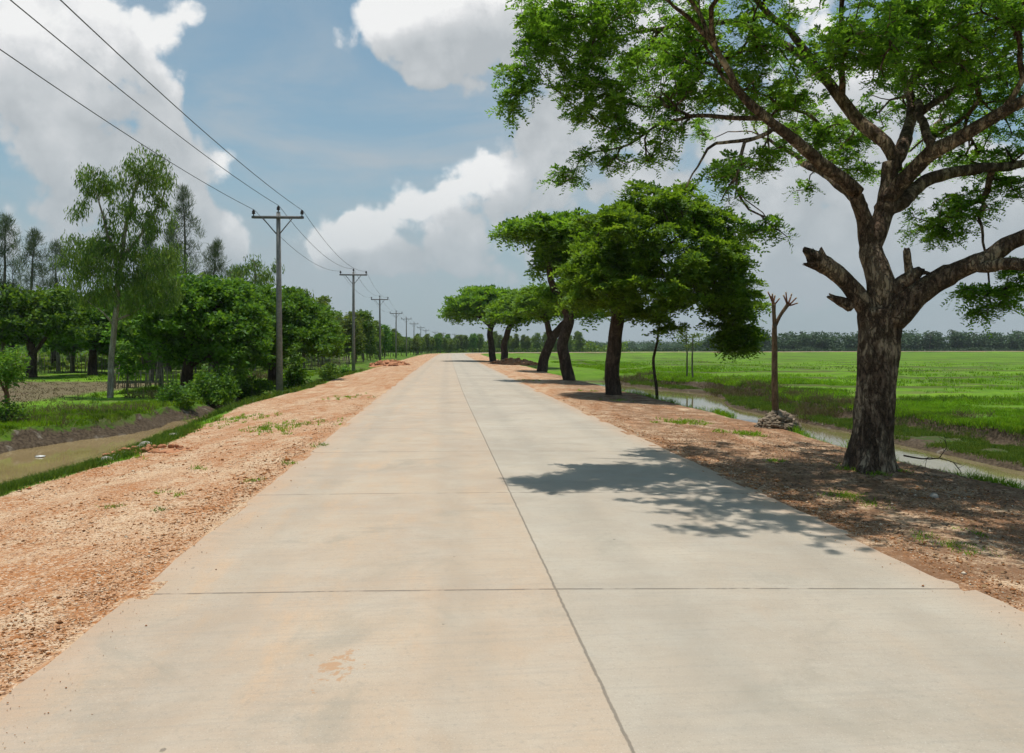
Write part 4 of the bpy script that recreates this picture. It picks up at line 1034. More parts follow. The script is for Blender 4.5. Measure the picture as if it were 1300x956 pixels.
# --- young trees on the right ---------------------------------------------------
def mound(name, label, c, rx, ry, h, mat, n_cl, cat='soil heap', cl=(.05, .13)):
    c = np.asarray(c, float)
    acc = Acc(); n = 40; m = 16
    th = np.arange(n)/n*2*math.pi
    r = np.linspace(1.0, 0, m)
    X = np.outer(r, np.cos(th)); Yv = np.outer(r, np.sin(th)); Z = np.cos(np.clip(np.outer(r, np.ones(n)), 0, 1)*math.pi/2)**.9*h
    V = np.stack([X*rx, Yv*ry, Z], -1).reshape(-1, 3)
    k = fbm(V[:, 0]*4/max(rx, .5)+c[0], V[:, 1]*4/max(rx, .5), V[:, 2]*4, 4, 91)
    V[:, :2] *= (1+.16*k)[:, None]; V[:, 2] = V[:, 2]*(1+.5*k)-.06
    i = np.arange(m-1)[:, None]*n; j = np.arange(n)[None]
    q = np.stack([i+j, i+(j+1) % n, i+n+(j+1) % n, i+n+j], -1).reshape(-1, 4)
    acc.add(V, q=q)
    base = rng.uniform(0, 1, (n_cl, 2))
    for a, b2 in base:
        rr = math.sqrt(a)*.95; t = b2*2*math.pi
        p = np.array([rx*rr*math.cos(t), ry*rr*math.sin(t), h*math.cos(min(1, rr)*math.pi/2)**.9-.02])
        stone(acc, p, rng.uniform(*cl), .7, .45)
    o = link(name, acc.mesh(name, mat, False), None, c); tag(o, label, cat); return o

_ico = None
def stone(acc, p, r, flat=.7, rough=0):
    global _ico
    if _ico is None:
        import bmesh
        bm = bmesh.new(); bmesh.ops.create_icosphere(bm, subdivisions=2, radius=1)
        _ico = (np.array([v.co[:] for v in bm.verts]), np.array([[v.index for v in f.verts] for f in bm.faces])); bm.free()
    V, Fc = _ico; k = rng.uniform(0, 99)
    d = 1+.35*fbm(V[:, 0]*1.6+k, V[:, 1]*1.6, V[:, 2]*1.6, 2, 95)
    if rough: d = d+rough*(rng.random(len(V))-.5)
    S = rng.uniform(.7, 1.25, 3); S[2] *= flat
    W = V*d[:, None]*S*r
    a = rng.uniform(0, 6.28); W = W @ np.array([[math.cos(a), -math.sin(a), 0], [math.sin(a), math.cos(a), 0], [0, 0, 1]])
    acc.add(W+p, t=Fc)

# pollarded pole tree
Yq = 16.8; bq = np.array([(985-650)/F*Yq, Yq, 0]); bq[2] = hz(bq[0], bq[1])
o = empty('pollarded_tree', bq, 'bare forked young tree cut back to stubby twigs, standing in a clod heap', 'tree')
T = Tree(bq)
T.limb([bq-[0, 0, .2], P(984, 500, Yq), P(983, 450, Yq), P(983, 412, Yq)], [.075, .068, .06, .05], step=.08, wob=.008)
T.limb([P(983, 414, Yq), P(982, 395, Yq), P(982, 386, Yq)], [.042, .038, .042], step=.06, wob=.005)
T.limb([P(984, 414, Yq), P(991, 400, Yq), P(1000, 387, Yq)], [.04, .035, .04], step=.06, wob=.005)
T.radii(.01); link('trunk', T.wood(BARK_CUT, 'trunk', (14, 12, 8, 5, 4), .06, .08), o)
acc = Acc(); tipz = []
for (x0, y0, lst) in ((982, 387, [(974, 372), (978, 377), (981, 374), (985, 376), (988, 380)]), (1000, 388, [(994, 376), (999, 372), (1004, 378), (1010, 379), (1006, 374), (1012, 385)])):
    for (x1, y1) in lst:
        d = rng.uniform(-.09, .09); a, b_ = P(x0, y0, Yq), P(x1, y1, Yq)+[0, d, 0]
        tube(acc, [a, (a+b_)/2+[0, d*.3, -.01], b_], [.022, .017, .014], 6)
        tipz.append((b_, unit(b_-a)))
acc.V = [v-bq for v in acc.V]; link('cut_twigs', acc.mesh('cut_twigs', BARK_RED, True), o)
acc = Acc()
for b_, d in tipz: tube(acc, [b_-d*.004, b_+d*.025], [.0165, .0155], 7)
acc.V = [v-bq for v in acc.V]; link('cut_ends', acc.mesh('cut_ends', CUTWOOD), o)
mound('clay_heap', 'grey brown heap of clay clods piled round the foot of the bare forked tree', bq+[.05, 0, -.02], .48, .43, .38, CLAY, 380, cl=(.02, .065))

Yq = 29.0; bq = np.array([(834-650)/F*Yq, Yq, 0]); bq[2] = hz(bq[0], bq[1])
photo_tree('young_tree', 'thin crooked dark sapling stem reaching up into the drooping boughs of the second tree', Yq, 834,
    [([(832, 480, 0), (830, 455, 0), (834, 435, 0), (837, 415, 0), (841, 400, 0)], [.055, .05, .042, .035, .02])],
    [(840, 398, 0, 10, 5, .3, 7)], LEAF_RAIN_FAR, BARK_DARK, lambda C: sprays(C, 4, .2, 3, .09, .05), None, .1, .3, rt=.006, disp=0, minh=2.4)
mound('clay_heap', 'small heap of clods at the foot of the thin crooked sapling', bq+[0, 0, -.02], .7, .5, .25, CLAY, 200, cl=(.02, .07))
for (px_, Yd, top, lab) in ((872, 53, 417, 'young field tree with airy small crown beyond the canal, left one of two'), (879, 51, 424, 'young field tree with airy small crown beyond the canal, right one of two')):
    photo_tree('young_tree', lab, Yd, px_, [([(px_, 455, 0), (px_+(px_-875)*.3, 430, 0), (px_, top+3, 0)], [.05, .04, .015])],
        [(px_+(px_-875)*2, top+6, 0, 12, 7, .7, 12), (px_, top+16, 0, 10, 4, .6, 5)], LEAF_EUC, BARK_THIN, lambda C: scatter_leaves(C, 16, .32, .16, .07, 'any', .5), None, .2, .4, rt=.008, disp=0, minh=1.6)

# fallen branch by the trunk foot
def fallen():
    c = np.array([6.15, 11.9, 0]); c[2] = hz(c[0], c[1])
    acc = Acc()
    def br(p, d, L, r, lev):
        n = 7; pts = [p]; dd = d.copy()
        for i in range(n):
            dd = unit(dd+rng.normal(0, .22, 3)); q = pts[-1]+dd*L/n
            q[2] = max(q[2], hz(q[0]+c[0], q[1]+c[1])-c[2]+.02); pts.append(q)
            if lev > 0 and i in (1, 3, 5): br(q, unit(dd+rng.normal(0, .8, 3)+[0, 0, .2]), L*.5, r*.55, lev-1)
        tube(acc, pts, np.linspace(r, r*.35, n+1), 6 if lev == 2 else 4)
    a0 = P(1150, 578, 12.2)-c
    br(np.array([-.25, .1, .22]), unit(np.array([1, -.15, -.30])), 0.85, .014, 2)
    o = link('fallen_branch', acc.mesh('fallen_branch', BARK_DARK, True), None, c); tag(o, 'bare dark twiggy branch lying on the grass beside the big trunk', 'branch')
fallen()

# soil heaps and stones
mound('soil_heap', 'low heap of red earth and clods on the far right shoulder by the umbrella trees', (P(651, 460, 76)[0], 76, -.1), 2.4, 2.2, .55, REDSOIL, 90, cl=(.08, .2))
mound('soil_heap', 'low heap of red earth at the far left shoulder between the third poles', (P(495, 463, 72)[0], 72, -.15), 2.0, 2.6, .50, REDSOIL, 70, cl=(.08, .2))
mound('soil_heap', 'thin ridge of scraped red gravel on the left shoulder above the stones', (P(205, 578, 13.2)[0], 13.2, -.16), 1.0, .55, .13, REDSOIL, 60, cl=(.02, .06))
stones = [(186, 572, 14.1, .11, 'pale stone topmost of the small stones at the ditch edge'), (178, 576, 13.8, .10, 'grey stone second from the top in the ditch edge line'), (168, 579, 13.5, .07, 'small stone midway in the line at the ditch edge'),
          (157, 582, 13.0, .08, 'small pale stone in the lower half of the ditch edge line'), (146, 585, 12.6, .09, 'rough pale stone near the lower end of the ditch edge line'), (136, 590, 12.2, .09, 'pale stone lowest in the line at the ditch edge'),
          (222, 560, 15.6, .13, 'flat brown grey slab stone above the red gravel ridge'), (1186, 628, 8.9, .05, 'small pale stone on the shaded soil right of the big trunk')]
for px_, py_, Yd, r, lab in stones:
    x = (px_-650)/F*Yd; acc = Acc(); stone(acc, np.zeros(3), r, .6 if r != .13 else .25)
    if 170 > px_ : stone(acc, np.array([r*.9, .05, -.01]), r*.7)
    o = link('stone', acc.mesh('stone', ROCK), None, (x, Yd, hz(x, Yd)+r*.25)); tag(o, lab, 'stone', 'loose stones')
# crumpled plastic at the ditch
acc = Acc(); stone(acc, np.zeros(3), .10, .20, .5); W = acc.V[0]; acc.V[0] = W*(1+.5*fbm(W[:, 0]*22, W[:, 1]*22, W[:, 2]*22, 2, 7))[:, None]
xx = (52-650)/F*17.3
tag(link('plastic_bag', acc.mesh('plastic_bag', PLASTIC), None, (xx, 17.3, max(LWL, hz(xx, 17.3))+.012)), 'crumpled white plastic litter at the far edge of the brown ditch water', 'litter')

# --- power poles ---------------------------------------------------------------
poles = [(355, 33.7, 267), (448.8, 62.9, 349), (482.7, 98.4, 380), (502.6, 136, 398), (516, 168, 405), (525.4, 204, 411), (534, 243, 416), (541, 284, 419.5), (552.5, 322, 421), (563, 352, 422.5), (577, 385, 424), (591, 415, 425.5)]
TOP = 5.93+CH
def pole_proto():
    o = empty('power_pole', (0, 0, 0), '', 'power pole', 'power poles along the left roadside')
    H = 8.25
    acc = Acc(); tube(acc, [[0, 0, -.3], [0, 0, H*.5], [0, 0, H-.18]], [.150, .118, .086], 14); link('pole', acc.mesh('pole', CONCRETE_POLE, True), o)
    acc = Acc(); box_acc(acc, (0, -.11, H-.42), 2.15, .10, .11, bev=.008); link('crossarm', acc.mesh('crossarm', METAL_GREY), o)
    for sx in (-1, 1):
        acc = Acc(); tube(acc, [[sx*.62, -.15, H-.45], [sx*.07, -.12, H-1.12]], [.024, .024], 6); link('brace', acc.mesh('brace', METAL_GREY), o)
    for dx, z0 in ((-1.0, H-.37), (0, H-.18), (1.0, H-.37)):
        acc = Acc()
        prof = [(.018, 0), (.018, .09), (.055, .10), (.065, .13), (.04, .15), (.058, .17), (.058, .20), (.03, .24), (.036, .27), (.0, .28)]
        m = 10; th = np.arange(m)/m*2*math.pi
        Vv = np.concatenate([np.stack([r*np.cos(th), r*np.sin(th), np.full(m, z)], 1) for r, z in prof])
        i = np.arange(len(prof)-1)[:, None]*m; j = np.arange(m)[None]
        acc.add(Vv*[1.25, 1.25, 1]+[dx, -.11 if dx else 0, z0-.012], q=np.stack([i+j, i+(j+1) % m, i+m+(j+1) % m, i+m+j], -1).reshape(-1, 4))
        link('insulator', acc.mesh('insulator', INSUL, True), o)
    return o, H
PO, PH = pole_proto()
ordn = ['nearest and tallest concrete power pole on the left roadside', 'second nearest concrete power pole, right of the bushy trees', 'third concrete power pole along the left roadside, beside a red earth heap', 'fourth concrete power pole from the camera, before the plantation', 'fifth concrete power pole in the receding line', 'sixth concrete power pole in the receding line', 'seventh small power pole in the receding line', 'eighth tiny power pole in the receding line', 'ninth tiny far power pole in front of the plantation', 'tenth tiny far power pole in front of the plantation', 'eleventh tiny power pole near the road bend', 'last and farthest tiny power pole, rightmost of the line']
arm_pts = []
for k, (px_, Yd, ytop) in enumerate(poles):
    x = (px_-650)/F*Yd; gz = hz(x, Yd); top = CH-(ytop-HY)/F*Yd+.42
    if k == 0: top = CH+178/F*Yd-.06
    top = min(max(top, TOP-.45), TOP+.3); loc = (x, Yd, gz); sc = 1.0
    a = math.atan(.088)+ (0 if k < 7 else -.1)
    o = PO if k == 0 else dup(PO, loc, 0)
    o.location = Vector((x, Yd, top-PH)); o.rotation_euler = (rng.normal(0, .006), rng.normal(0, .008), a); o['label'] = ordn[k]
    arm_pts.append((x, Yd, top, a))
# wires: three conductors with sag
spans = [(arm_pts[0][0]+3.2, -2.0, arm_pts[0][2]+.1, arm_pts[0][3])]+arm_pts
spans = [(spans[0][0]+3.1, -37.0, spans[0][2], spans[0][3])]+spans
for dx, dz, lab in ((-1.0, -.13, 'left power line wire hanging from pole to pole'), (0, .07, 'middle power line wire running over the pole tops'), (1.0, -.13, 'right power line wire nearest the road')):
    pts = []
    for q in range(len(spans)-1):
        a, b = spans[q], spans[q+1]
        pa = np.array([a[0]+dx*math.cos(a[3]), a[1]+dx*math.sin(a[3])-.1, a[2]+dz]); pb = np.array([b[0]+dx*math.cos(b[3]), b[1]+dx*math.sin(b[3])-.1, b[2]+dz])
        n = 24
        for i in range(n+(q == len(spans)-2)):
            t_ = i/n; p = pa*(1-t_)+pb*t_; p[2] -= .55*4*t_*(1-t_)*(1.25 if q > 1 else .95); pts.append(p)
    acc = Acc(); tube(acc, pts, .0105, 5); tag(link('power_line', acc.mesh('power_line', WIRE, True)), lab, 'wire', 'power line wires')

# --- stick fences -----------------------------------------------------------------
def fence(label, pts, Y, hgt, npk):
    x0, x1 = [(p-650)/F*Y for p in pts]
    o = empty('stick_fence', (x0, Y, hz(x0, Y)), label, 'fence', 'stick fences in the left field')
    variants = []
    for v in range(3):
        acc = Acc(); tube(acc, [[0, 0, -.15], [rng.normal(0, .02), 0, hgt*.5], [rng.normal(0, .05), rng.normal(0, .03), hgt*rng.uniform(.85, 1.15)]], [.022, .019, .014], 6)
        variants.append(acc.mesh('picket', STICK, True))
    z0 = hz(x0, Y)
    for k in range(npk):
        x = x0+(x1-x0)*(k+rng.uniform(-.3, .3))/npk; y = Y+rng.normal(0, .08)
        c = link('picket', variants[k % 3], o, (x-x0, y-Y, hz(x, y)-z0)); c.rotation_euler = (rng.normal(0, .05), rng.normal(0, .06), rng.uniform(0, 6)); c.scale = (1, 1, rng.uniform(.8, 1.1))
    acc = Acc()
    for zz in (.35, .75):
        xs = np.linspace(0, x1-x0, 20); tube(acc, np.stack([xs, xs*0-.03, zz*hgt+.03*np.sin(xs*2)+np.array([hz(x+x0, Y) for x in xs])-z0], 1), .010, 5)
    link('rail', acc.mesh('rail', STICK, True), o)
fence('rustic stick fence at the edge of the brown field right of the pale trunk', (140, 232), 37, .95, 42)
fence('far rustic stick fence in sunlight between the dark trees on the left', (20, 150), 58, 1.5, 48)
fence('row of pale sticks fencing the plantation between the first two poles', (378, 445), 66, 1.5, 60)

# --- far wood across the fields ---------------------------------------------------
def far_wood():
    Cs, hts = [], []
    n = 460
    for k in range(n):
        px_ = rng.uniform(700, 1480) if k > 60 else rng.uniform(1400, 2100)
        near = px_ > 890
        Yd = rng.uniform(345, 380) if near else rng.uniform(520, 640)
        x = (px_-650)/F*Yd
        top = 424+5*float(fbm(np.array([px_*.02]), np.array([0.]), 0, 3, 8)[0]) if near else 433+3*float(fbm(np.array([px_*.03]), np.array([0.]), 0, 3, 9)[0])
        if 735 < px_ < 900: top = 434
        h = (HY-top)/F*Yd+CH+.5
        h *= rng.uniform(.60, 1.16)
        m = 70 if near else 46
        z = rng.uniform(.12, 1, m); r = (2.6 if near else 4.2)*np.sqrt(np.clip(1-((z-.6)/.5)**2, .05, 1))*rng.random(m)**.5; a = rng.uniform(0, 6.28, m)
        Cs.append(np.stack([x+r*np.cos(a), Yd+r*np.sin(a), -.5+z*h], 1))
    C = np.concatenate(Cs)
    c, A, B, L, W = scatter_leaves(C, 3, .8, 1.1, .75, 'flat', .6)
    A = unit(A+rng.normal(0, .5, A.shape)); 
    o = link('distant_wood', leaf_mesh('distant_wood', c, A, B, L, W, LEAF_WOOD, (0, 0, 0))); tag(o, 'far dark belt of trees across the green fields', 'wood', kind='stuff')
far_wood()
# dark scrub belt at the wood's foot and behind the left plantation
def scrub(name, xs, ys, n, h, mat, label, size=.9):
    x = rng.uniform(*xs, n); y = rng.uniform(*ys, n); hh = h*(.5+.5*vnoise(x*.15, y*.15, 0, 4)); z = rng.random(n)*np.maximum(hh, .3)-.5
    c, A, B, L, W = scatter_leaves(np.stack([x, y, z], 1), 2, .5, size, size*.65, 'any', .6)
    tag(link(name, leaf_mesh(name, c, A, B, L, W, mat, (0, 0, 0))), label, 'scrub', kind='stuff')
scrub('far_scrub', (18, 330), (335, 345), 9000, 2.2, LEAF_WOOD, 'low dark scrub along the far field edge')
scrub('left_undergrowth', (-60, -24), (66, 110), 7000, 1.6, LEAF_PLANT, 'undergrowth between the plantation trunks on the left', .5)
scrub('back_thicket', (-130, -45), (95, 150), 12000, 5.0, LEAF_BUSH, 'dense thicket behind the left field trees', .9)
scrub('bend_thicket', (-60, 40), (275, 300), 9000, 5.5, LEAF_PLANT, 'thicket closing the view beyond the road bend', 1.0)

def palm(px_, top, Yd, label):
    x = (px_-650)/F*Yd; b = np.array([x, Yd, -.5]); h = (HY-top)/F*Yd+CH+.5
    acc = Acc(); tube(acc, [b, b+[.3, 0, h*.5], b+[.5, 0, h-1]], [.28, .22, .18], 7)
    acc.V = [v-b for v in acc.V]
    o = empty('palm_tree', b, label, 'palm', 'palms above the far wood'); link('trunk', acc.mesh('trunk', BARK_THIN, True), o)
    n = 16; cs, as_, bs = [], [], []
    for k in range(n):
        a = k/n*6.283; e = rng.uniform(-.2, .9)
        p = b+[.5, 0, h-1]; d = np.array([math.cos(a)*math.cos(e), math.sin(a)*math.cos(e), math.sin(e)])
        for q in range(6):
            cs.append(p.copy()); as_.append(unit(d)); bs.append(unit(np.cross(d, [0, 0, 1.0]))); p = p+unit(d)*.5; d = unit(d+np.array([0, 0, -.28]))
    link('fronds', leaf_mesh('fronds', np.array(cs), np.array(as_), np.array(bs), .7, .7, LEAF_WOOD, b), o)
for px_, top, lab in ((1208, 417, 'palm standing above the far tree belt, tallest, above its middle'), (1165, 421, 'palm above the far tree belt just right of the big trunk'), (1180, 420, 'palm above the far tree belt, second right of the big trunk'), (1235, 421, 'palm above the far tree belt between the tallest and the right edge'), (1292, 419, 'palm above the far tree belt at the right edge of the view'), (1032, 420, 'lone palm above the far tree belt left of the big trunk')):
    palm(px_, top, 352, lab)

# hills far away
def hills():
    x = np.linspace(-500, 1100, 160); rows = []
    for d, hk in ((0, 0), (60, .8), (120, 1), (200, .4), (260, 0)):
        z = hk*(5.5+4.5*fbm(x*.006, x*0, 0, 3, 14)+1.5*fbm(x*.03, x*0, 0, 3, 15)); rows.append(np.stack([x, 900+d+x*0, z-.6], 1))
    V = np.concatenate(rows); n = len(x); i = np.arange(4)[:, None]*n; j = np.arange(n-1)[None]
    q = np.stack([i+j, i+j+1, i+n+j+1, i+n+j], -1).reshape(-1, 4)
    tag(link('hills', mesh_np('hills', V, [q], simple_mat('far_hills', (.04, .08, .03), (.06, .10, .04), .05, .95, 0), None, True)), kind='structure')
hills()

# ---------------------------------------------------------------- grass and ground cover
def blades(name, X, Y, h, w, mat, label, nb=4, spread=.05, cat='grass', lean=.35):
    n = len(X); Z = height(X, Y)
    C = np.repeat(np.stack([X, Y, Z-.01], 1), nb, axis=0); m = len(C)
    hh = np.repeat(np.broadcast_to(h, (n,)), nb)*rng.uniform(.55, 1.2, m)
    sprd = np.repeat(np.broadcast_to(spread, (n,)), nb)
    C[:, :2] += rng.normal(0, 1, (m, 2))*sprd[:, None]
    A = unit(np.stack([rng.normal(0, lean, m), rng.normal(0, lean, m), np.ones(m)], 1)); an = rng.uniform(0, 6.28, m)
    B = unit(np.cross(A, np.stack([np.cos(an), np.sin(an), an*0], 1)))
    ww = np.repeat(np.broadcast_to(w, (n,)), nb)[:, None]
    bend = A+np.stack([rng.normal(0, .5, m), rng.normal(0, .5, m), -.3*np.ones(m)], 1)
    v0 = C-B*ww*.5; v1 = C+B*ww*.5; mid = C+A*hh[:, None]*.6; v2 = mid+B*ww*.35; v3 = mid-B*ww*.35; tip = mid+unit(bend)*hh[:, None]*.45
    V = np.stack([v0, v1, v2, v3, tip], 1).reshape(-1, 3)
    k = np.arange(m)[:, None]*5
    q = k+np.array([[0, 1, 2, 3]]); t3 = k+np.array([[3, 2, 4]])
    r = rng.random(m)
    o = link(name, mesh_np(name, V, [q, t3], mat, {'rnd': ('FACE', np.concatenate([r, r]))})); tag(o, label, cat, kind='stuff')
def ysamp(n, y0, y1, p=1.0):
    u = rng.random(n)            # thicker near the viewer
    return (y0**(-p)+u*(y1**(-p)-y0**(-p)))**(-1/p)

# bright strip on the right near bank
n = 15000; Y = ysamp(n, 4.5, 34); S = edge_r(Y)+rng.uniform(.15, 1.7, n)
k = fbm((cx(Y)+S)*1.2, Y*1.2, 0, 3, 21)+.35*sst(.2, 1.1, S-edge_r(Y)) > -.02
Y, S = Y[k], S[k]; blades('bank_grass', cx(Y)+S, Y, .13*np.clip(Y/9, 1, 1.6), .007*np.clip(Y/9, 1, 2), GRASS, 'bright green grass strip on the near bank of the right canal', 6, .035)
# left near bank
n = 9000; Y = ysamp(n, 7, 60); S = -(edge_l(Y)+rng.uniform(.1, 2.1, n))
k = fbm((cx(Y)+S)*1.1, Y*.7, 0, 3, 22)+.3*sst(.3, 1.2, -S-edge_l(Y)) > .05
Y, S = Y[k], S[k]; blades('ditch_bank_grass', cx(Y)+S, Y, .13*np.clip(Y/14, 1, 1.8), .008*np.clip(Y/9, 1, 3), GRASS_DARK, 'green grass on the near bank of the left ditch', 6, .05)
# left far bank meadow
n = 24000; Y = ysamp(n, 13, 60); S = -(wl_far(Y)+.55+rng.random(n)**1.5*14)
k = (fbm((cx(Y)+S)*.35, Y*.35, 0, 3, 23) > -.15-.25*sst(4, 0, -S-wl_far(Y))) & ~((-S > 14) & (Y > 20) & (Y < 46))
Y, S = Y[k], S[k]; blades('left_meadow_grass', cx(Y)+S, Y, .12*np.clip(Y/20, 1, 1.8), .012*np.clip(Y/16, 1, 3), GRASS, 'bright green grass covering the far bank of the left ditch', 6, .07)
# right field
n = 60000; Y = ysamp(n, 14, 110, .9); S = bank_r(Y)+.1+ysamp(n, 1, 55, .35)-1
dens = fbm((cx(Y)+S)*.3, Y*.3, 0, 4, 24)
k = dens > -.12+.2*rng.random(n); Y, S = Y[k], S[k]
blades('field_grass', cx(Y)+S, Y, .11*np.clip(Y/25, 1, 1.7)*(1+1.1*dens[k]), .013*np.clip(Y/18, 1, 4), GRASS, 'bright green paddy grass on the wide right field', 5, .09*np.clip(Y/25, 1, 3))
# terrace sedge
n = 26000; Y = ysamp(n, 11, 60); S = wr_far(Y)+.3+rng.random(n)*(bank_r(Y)-wr_far(Y)+.5)
k = fbm((cx(Y)+S)*.7, Y*.7, 0, 3, 25) > -.22; Y, S = Y[k], S[k]
blades('terrace_grass', cx(Y)+S, Y, .10*np.clip(Y/20, 1, 1.6), .009*np.clip(Y/14, 1, 3), GRASS_DARK, 'dull green sedge on the muddy terrace across the canal', 6, .06)
n = 5500; Y = ysamp(n, 12, 60); S = np.where(rng.random(n) < .6, bank_r(Y)+rng.normal(0, .7, n), wr_far(Y)+.5+rng.normal(0, .5, n))
k = fbm((cx(Y)+S)*.5, Y*.5, 0, 3, 26) > .05; Y, S = Y[k], S[k]
blades('dry_weeds', cx(Y)+S, Y, .34*np.clip(Y/25, 1, 1.3), .008*np.clip(Y/14, 1, 3), GRASS_DRY, 'dry brown weeds along the far canal bank', 6, .10, 'weeds', .6)
n = 1500; Y = ysamp(n, 20, 90); S = -(wl_far(Y)+rng.uniform(.4, 3.5, n)+sst(40, 60, Y)*2)
k = fbm((cx(Y)+S)*.5, Y*.5, 0, 3, 27) > .1; Y, S = Y[k], S[k]
blades('dry_brush', cx(Y)+S, Y, .32*np.clip(Y/25, 1, 1.8), .009*np.clip(Y/14, 1, 3), GRASS_DRY, 'dry brown brush along the left ditch', 6, .12, 'weeds', .6)
# stubble on the shaded left field
n = 7000; Y = ysamp(n, 19, 46); S = -rng.uniform(13.5, 40, n)
blades('field_stubble', cx(Y)+S, Y, .10, .02, GRASS_DRY, 'dry stubble on the brown left field', 4, .08, 'stubble', .5)
# weed tufts on the shoulders
tufts = [(368, 545, .55, 60), (330, 549, .3, 22), (352, 553, .4, 20), (305, 531, .6, 40), (270, 536, .6, 40), (240, 545, .4, 26), (438, 508, .6, 30), (165, 583, .2, 10),
         (868, 539, .35, 40), (848, 541, .25, 16), (951, 553, .22, 50), (880, 543, .2, 12), (1063, 642, .13, 26), (1080, 640, .08, 12), (1105, 650, .14, 22), (1193, 706, .15, 26), (1222, 714, .12, 20), (1240, 690, .08, 10), (1174, 695, .06, 8), (1072, 606, .07, 12), (1142, 606, .08, 14), (1108, 612, .12, 10), (985, 594, .08, 8), (915, 552, .12, 10),
         (146, 654, .05, 8), (228, 640, .05, 6), (410, 575, .08, 8), (365, 600, .05, 8), (323, 622, .04, 8), (205, 660, .05, 6), (672, 486, .4, 10), (745, 498, .3, 12), (785, 510, .3, 10), (200, 635, .05, 5), (252, 603, .06, 6)]
XX, YY = [], []
for px_, py_, r, n in tufts:
    Yd = 1.72*F/(py_-HY); x = (px_-650)/F*Yd
    XX.append(x+rng.normal(0, r, n)*.7); YY.append(Yd+rng.normal(0, r, n)*1.0)
XX, YY = np.concatenate(XX), np.concatenate(YY)
blades('shoulder_weeds', XX, YY, .07*np.clip(YY/9, .8, 1.4), .007*np.clip(YY/9, .8, 2), GRASS, 'small green weeds dotted over the gravel shoulders', 7, .03, 'weeds', .7)

# loose gravel
def gravel_obj(name, n, side, y0, y1, label, size, mats):
    Y = ysamp(n, y0, y1, 1.0); S = side*(2.85+rng.random(n)*3.0)
    edge = rng.random(n) < .30; S = np.where(edge, side*(2.78+np.abs(rng.normal(0, .30, n))), S)
    spill = rng.random(n) < .014; S = np.where(spill, side*(2.76-np.abs(rng.normal(0, .20, n))), S); edge = edge | spill
    k = (fbm((cx(Y)+S)*1.1, Y*.5, 0, 3, 28) > -.15) | edge; Y, S = Y[k], S[k]; n = len(Y)
    X = cx(Y)+S; Z = np.where(np.abs(S) < 2.74, .006, height(X, Y))
    o8 = np.array([[1, 0, 0], [0, 1, 0], [-1, 0, 0], [0, -1, 0], [0, 0, .8], [0, 0, -.8]], float)
    f8 = np.array([[0, 1, 4], [1, 2, 4], [2, 3, 4], [3, 0, 4], [1, 0, 5], [2, 1, 5], [3, 2, 5], [0, 3, 5]])
    s = size*rng.lognormal(0, .45, n)*np.clip(Y/6, .8, 1.5)
    s = np.where(spill[k], s*.6, s)
    V = o8[None]*s[:, None, None]*rng.uniform(.6, 1.3, (n, 6, 3))
    a = rng.uniform(0, 6.28, n); ca, sa = np.cos(a)[:, None], np.sin(a)[:, None]
    V = np.stack([V[..., 0]*ca-V[..., 1]*sa, V[..., 0]*sa+V[..., 1]*ca, V[..., 2]*.75], -1)
    V += np.stack([X, Y, Z+s*.2], 1)[:, None]
    Fc = (np.arange(n)[:, None, None]*6+f8[None]).reshape(-1, 3)
    tag(link(name, mesh_np(name, V.reshape(-1, 3), [Fc], mats, {'rnd': ('FACE', np.repeat(rng.random(n), 8))})), label, 'gravel', kind='stuff')
PM, t, out = new_mat('pebbles')
principled(t, out, t.ramp(t.attr('rnd').outputs['Fac'], [(0, (.12, .052, .022)), (.2, (.32, .135, .05)), (.6, (.48, .235, .105)), (.85, (.58, .40, .25)), (1, (.62, .53, .41))]), .95, None, .1)
gravel_obj('left_gravel', 28000, -1, 2.6, 26, 'loose reddish gravel on the left shoulder', .0055, PM)
gravel_obj('right_gravel', 24000, 1, 4.0, 26, 'loose reddish gravel on the right shoulder', .0055, PM)
# fallen leaves under the big tree
n = 11000; X = 4.6+rng.normal(0, 1.7, n); Y = 10+rng.normal(0, 2.8, n); k = (X-cx(Y) > 2.85) & (X-cx(Y) < 6.3) & (Y > 4); X, Y = X[k], Y[k]; n = len(X)
an = rng.uniform(0, 6.28, n); A = np.stack([np.cos(an), np.sin(an), rng.normal(0, .15, n)], 1); B = unit(np.cross(A, np.array([0, 0, 1.])+rng.normal(0, .2, (n, 3))))
LIT, t, out = new_mat('leaf_litter')
principled(t, out, t.ramp(t.attr('rnd').outputs['Fac'], [(0, (.06, .035, .02)), (.5, (.16, .09, .04)), (1, (.30, .19, .09))]), .8)
tag(link('fallen_leaves', leaf_mesh('fallen_leaves', np.stack([X, Y, height(X, Y)+.012], 1), unit(A), B, rng.uniform(.03, .06, n), rng.uniform(.015, .03, n), LIT, (0, 0, 0))), 'dry brown fallen leaves under the big roadside tree', 'leaf litter', kind='stuff')

# ---------------------------------------------------------------- haze
HB = Acc(); box_acc(HB, (150, 620, 60), 3000, 1420, 126)
HM, t, out = new_mat('haze_air')
v = t.n('ShaderNodeVolumePrincipled', Color=(.80, .88, .95, 1), Density=.00016); v.inputs['Anisotropy'].default_value = .2
t.L.new(v.outputs[0], out.inputs['Volume'])
USE_HAZE = True
if USE_HAZE:
    hb = link('haze', HB.mesh('haze', HM)); tag(hb, kind='stuff'); hb['label'] = 'thin bright summer haze over the fields'

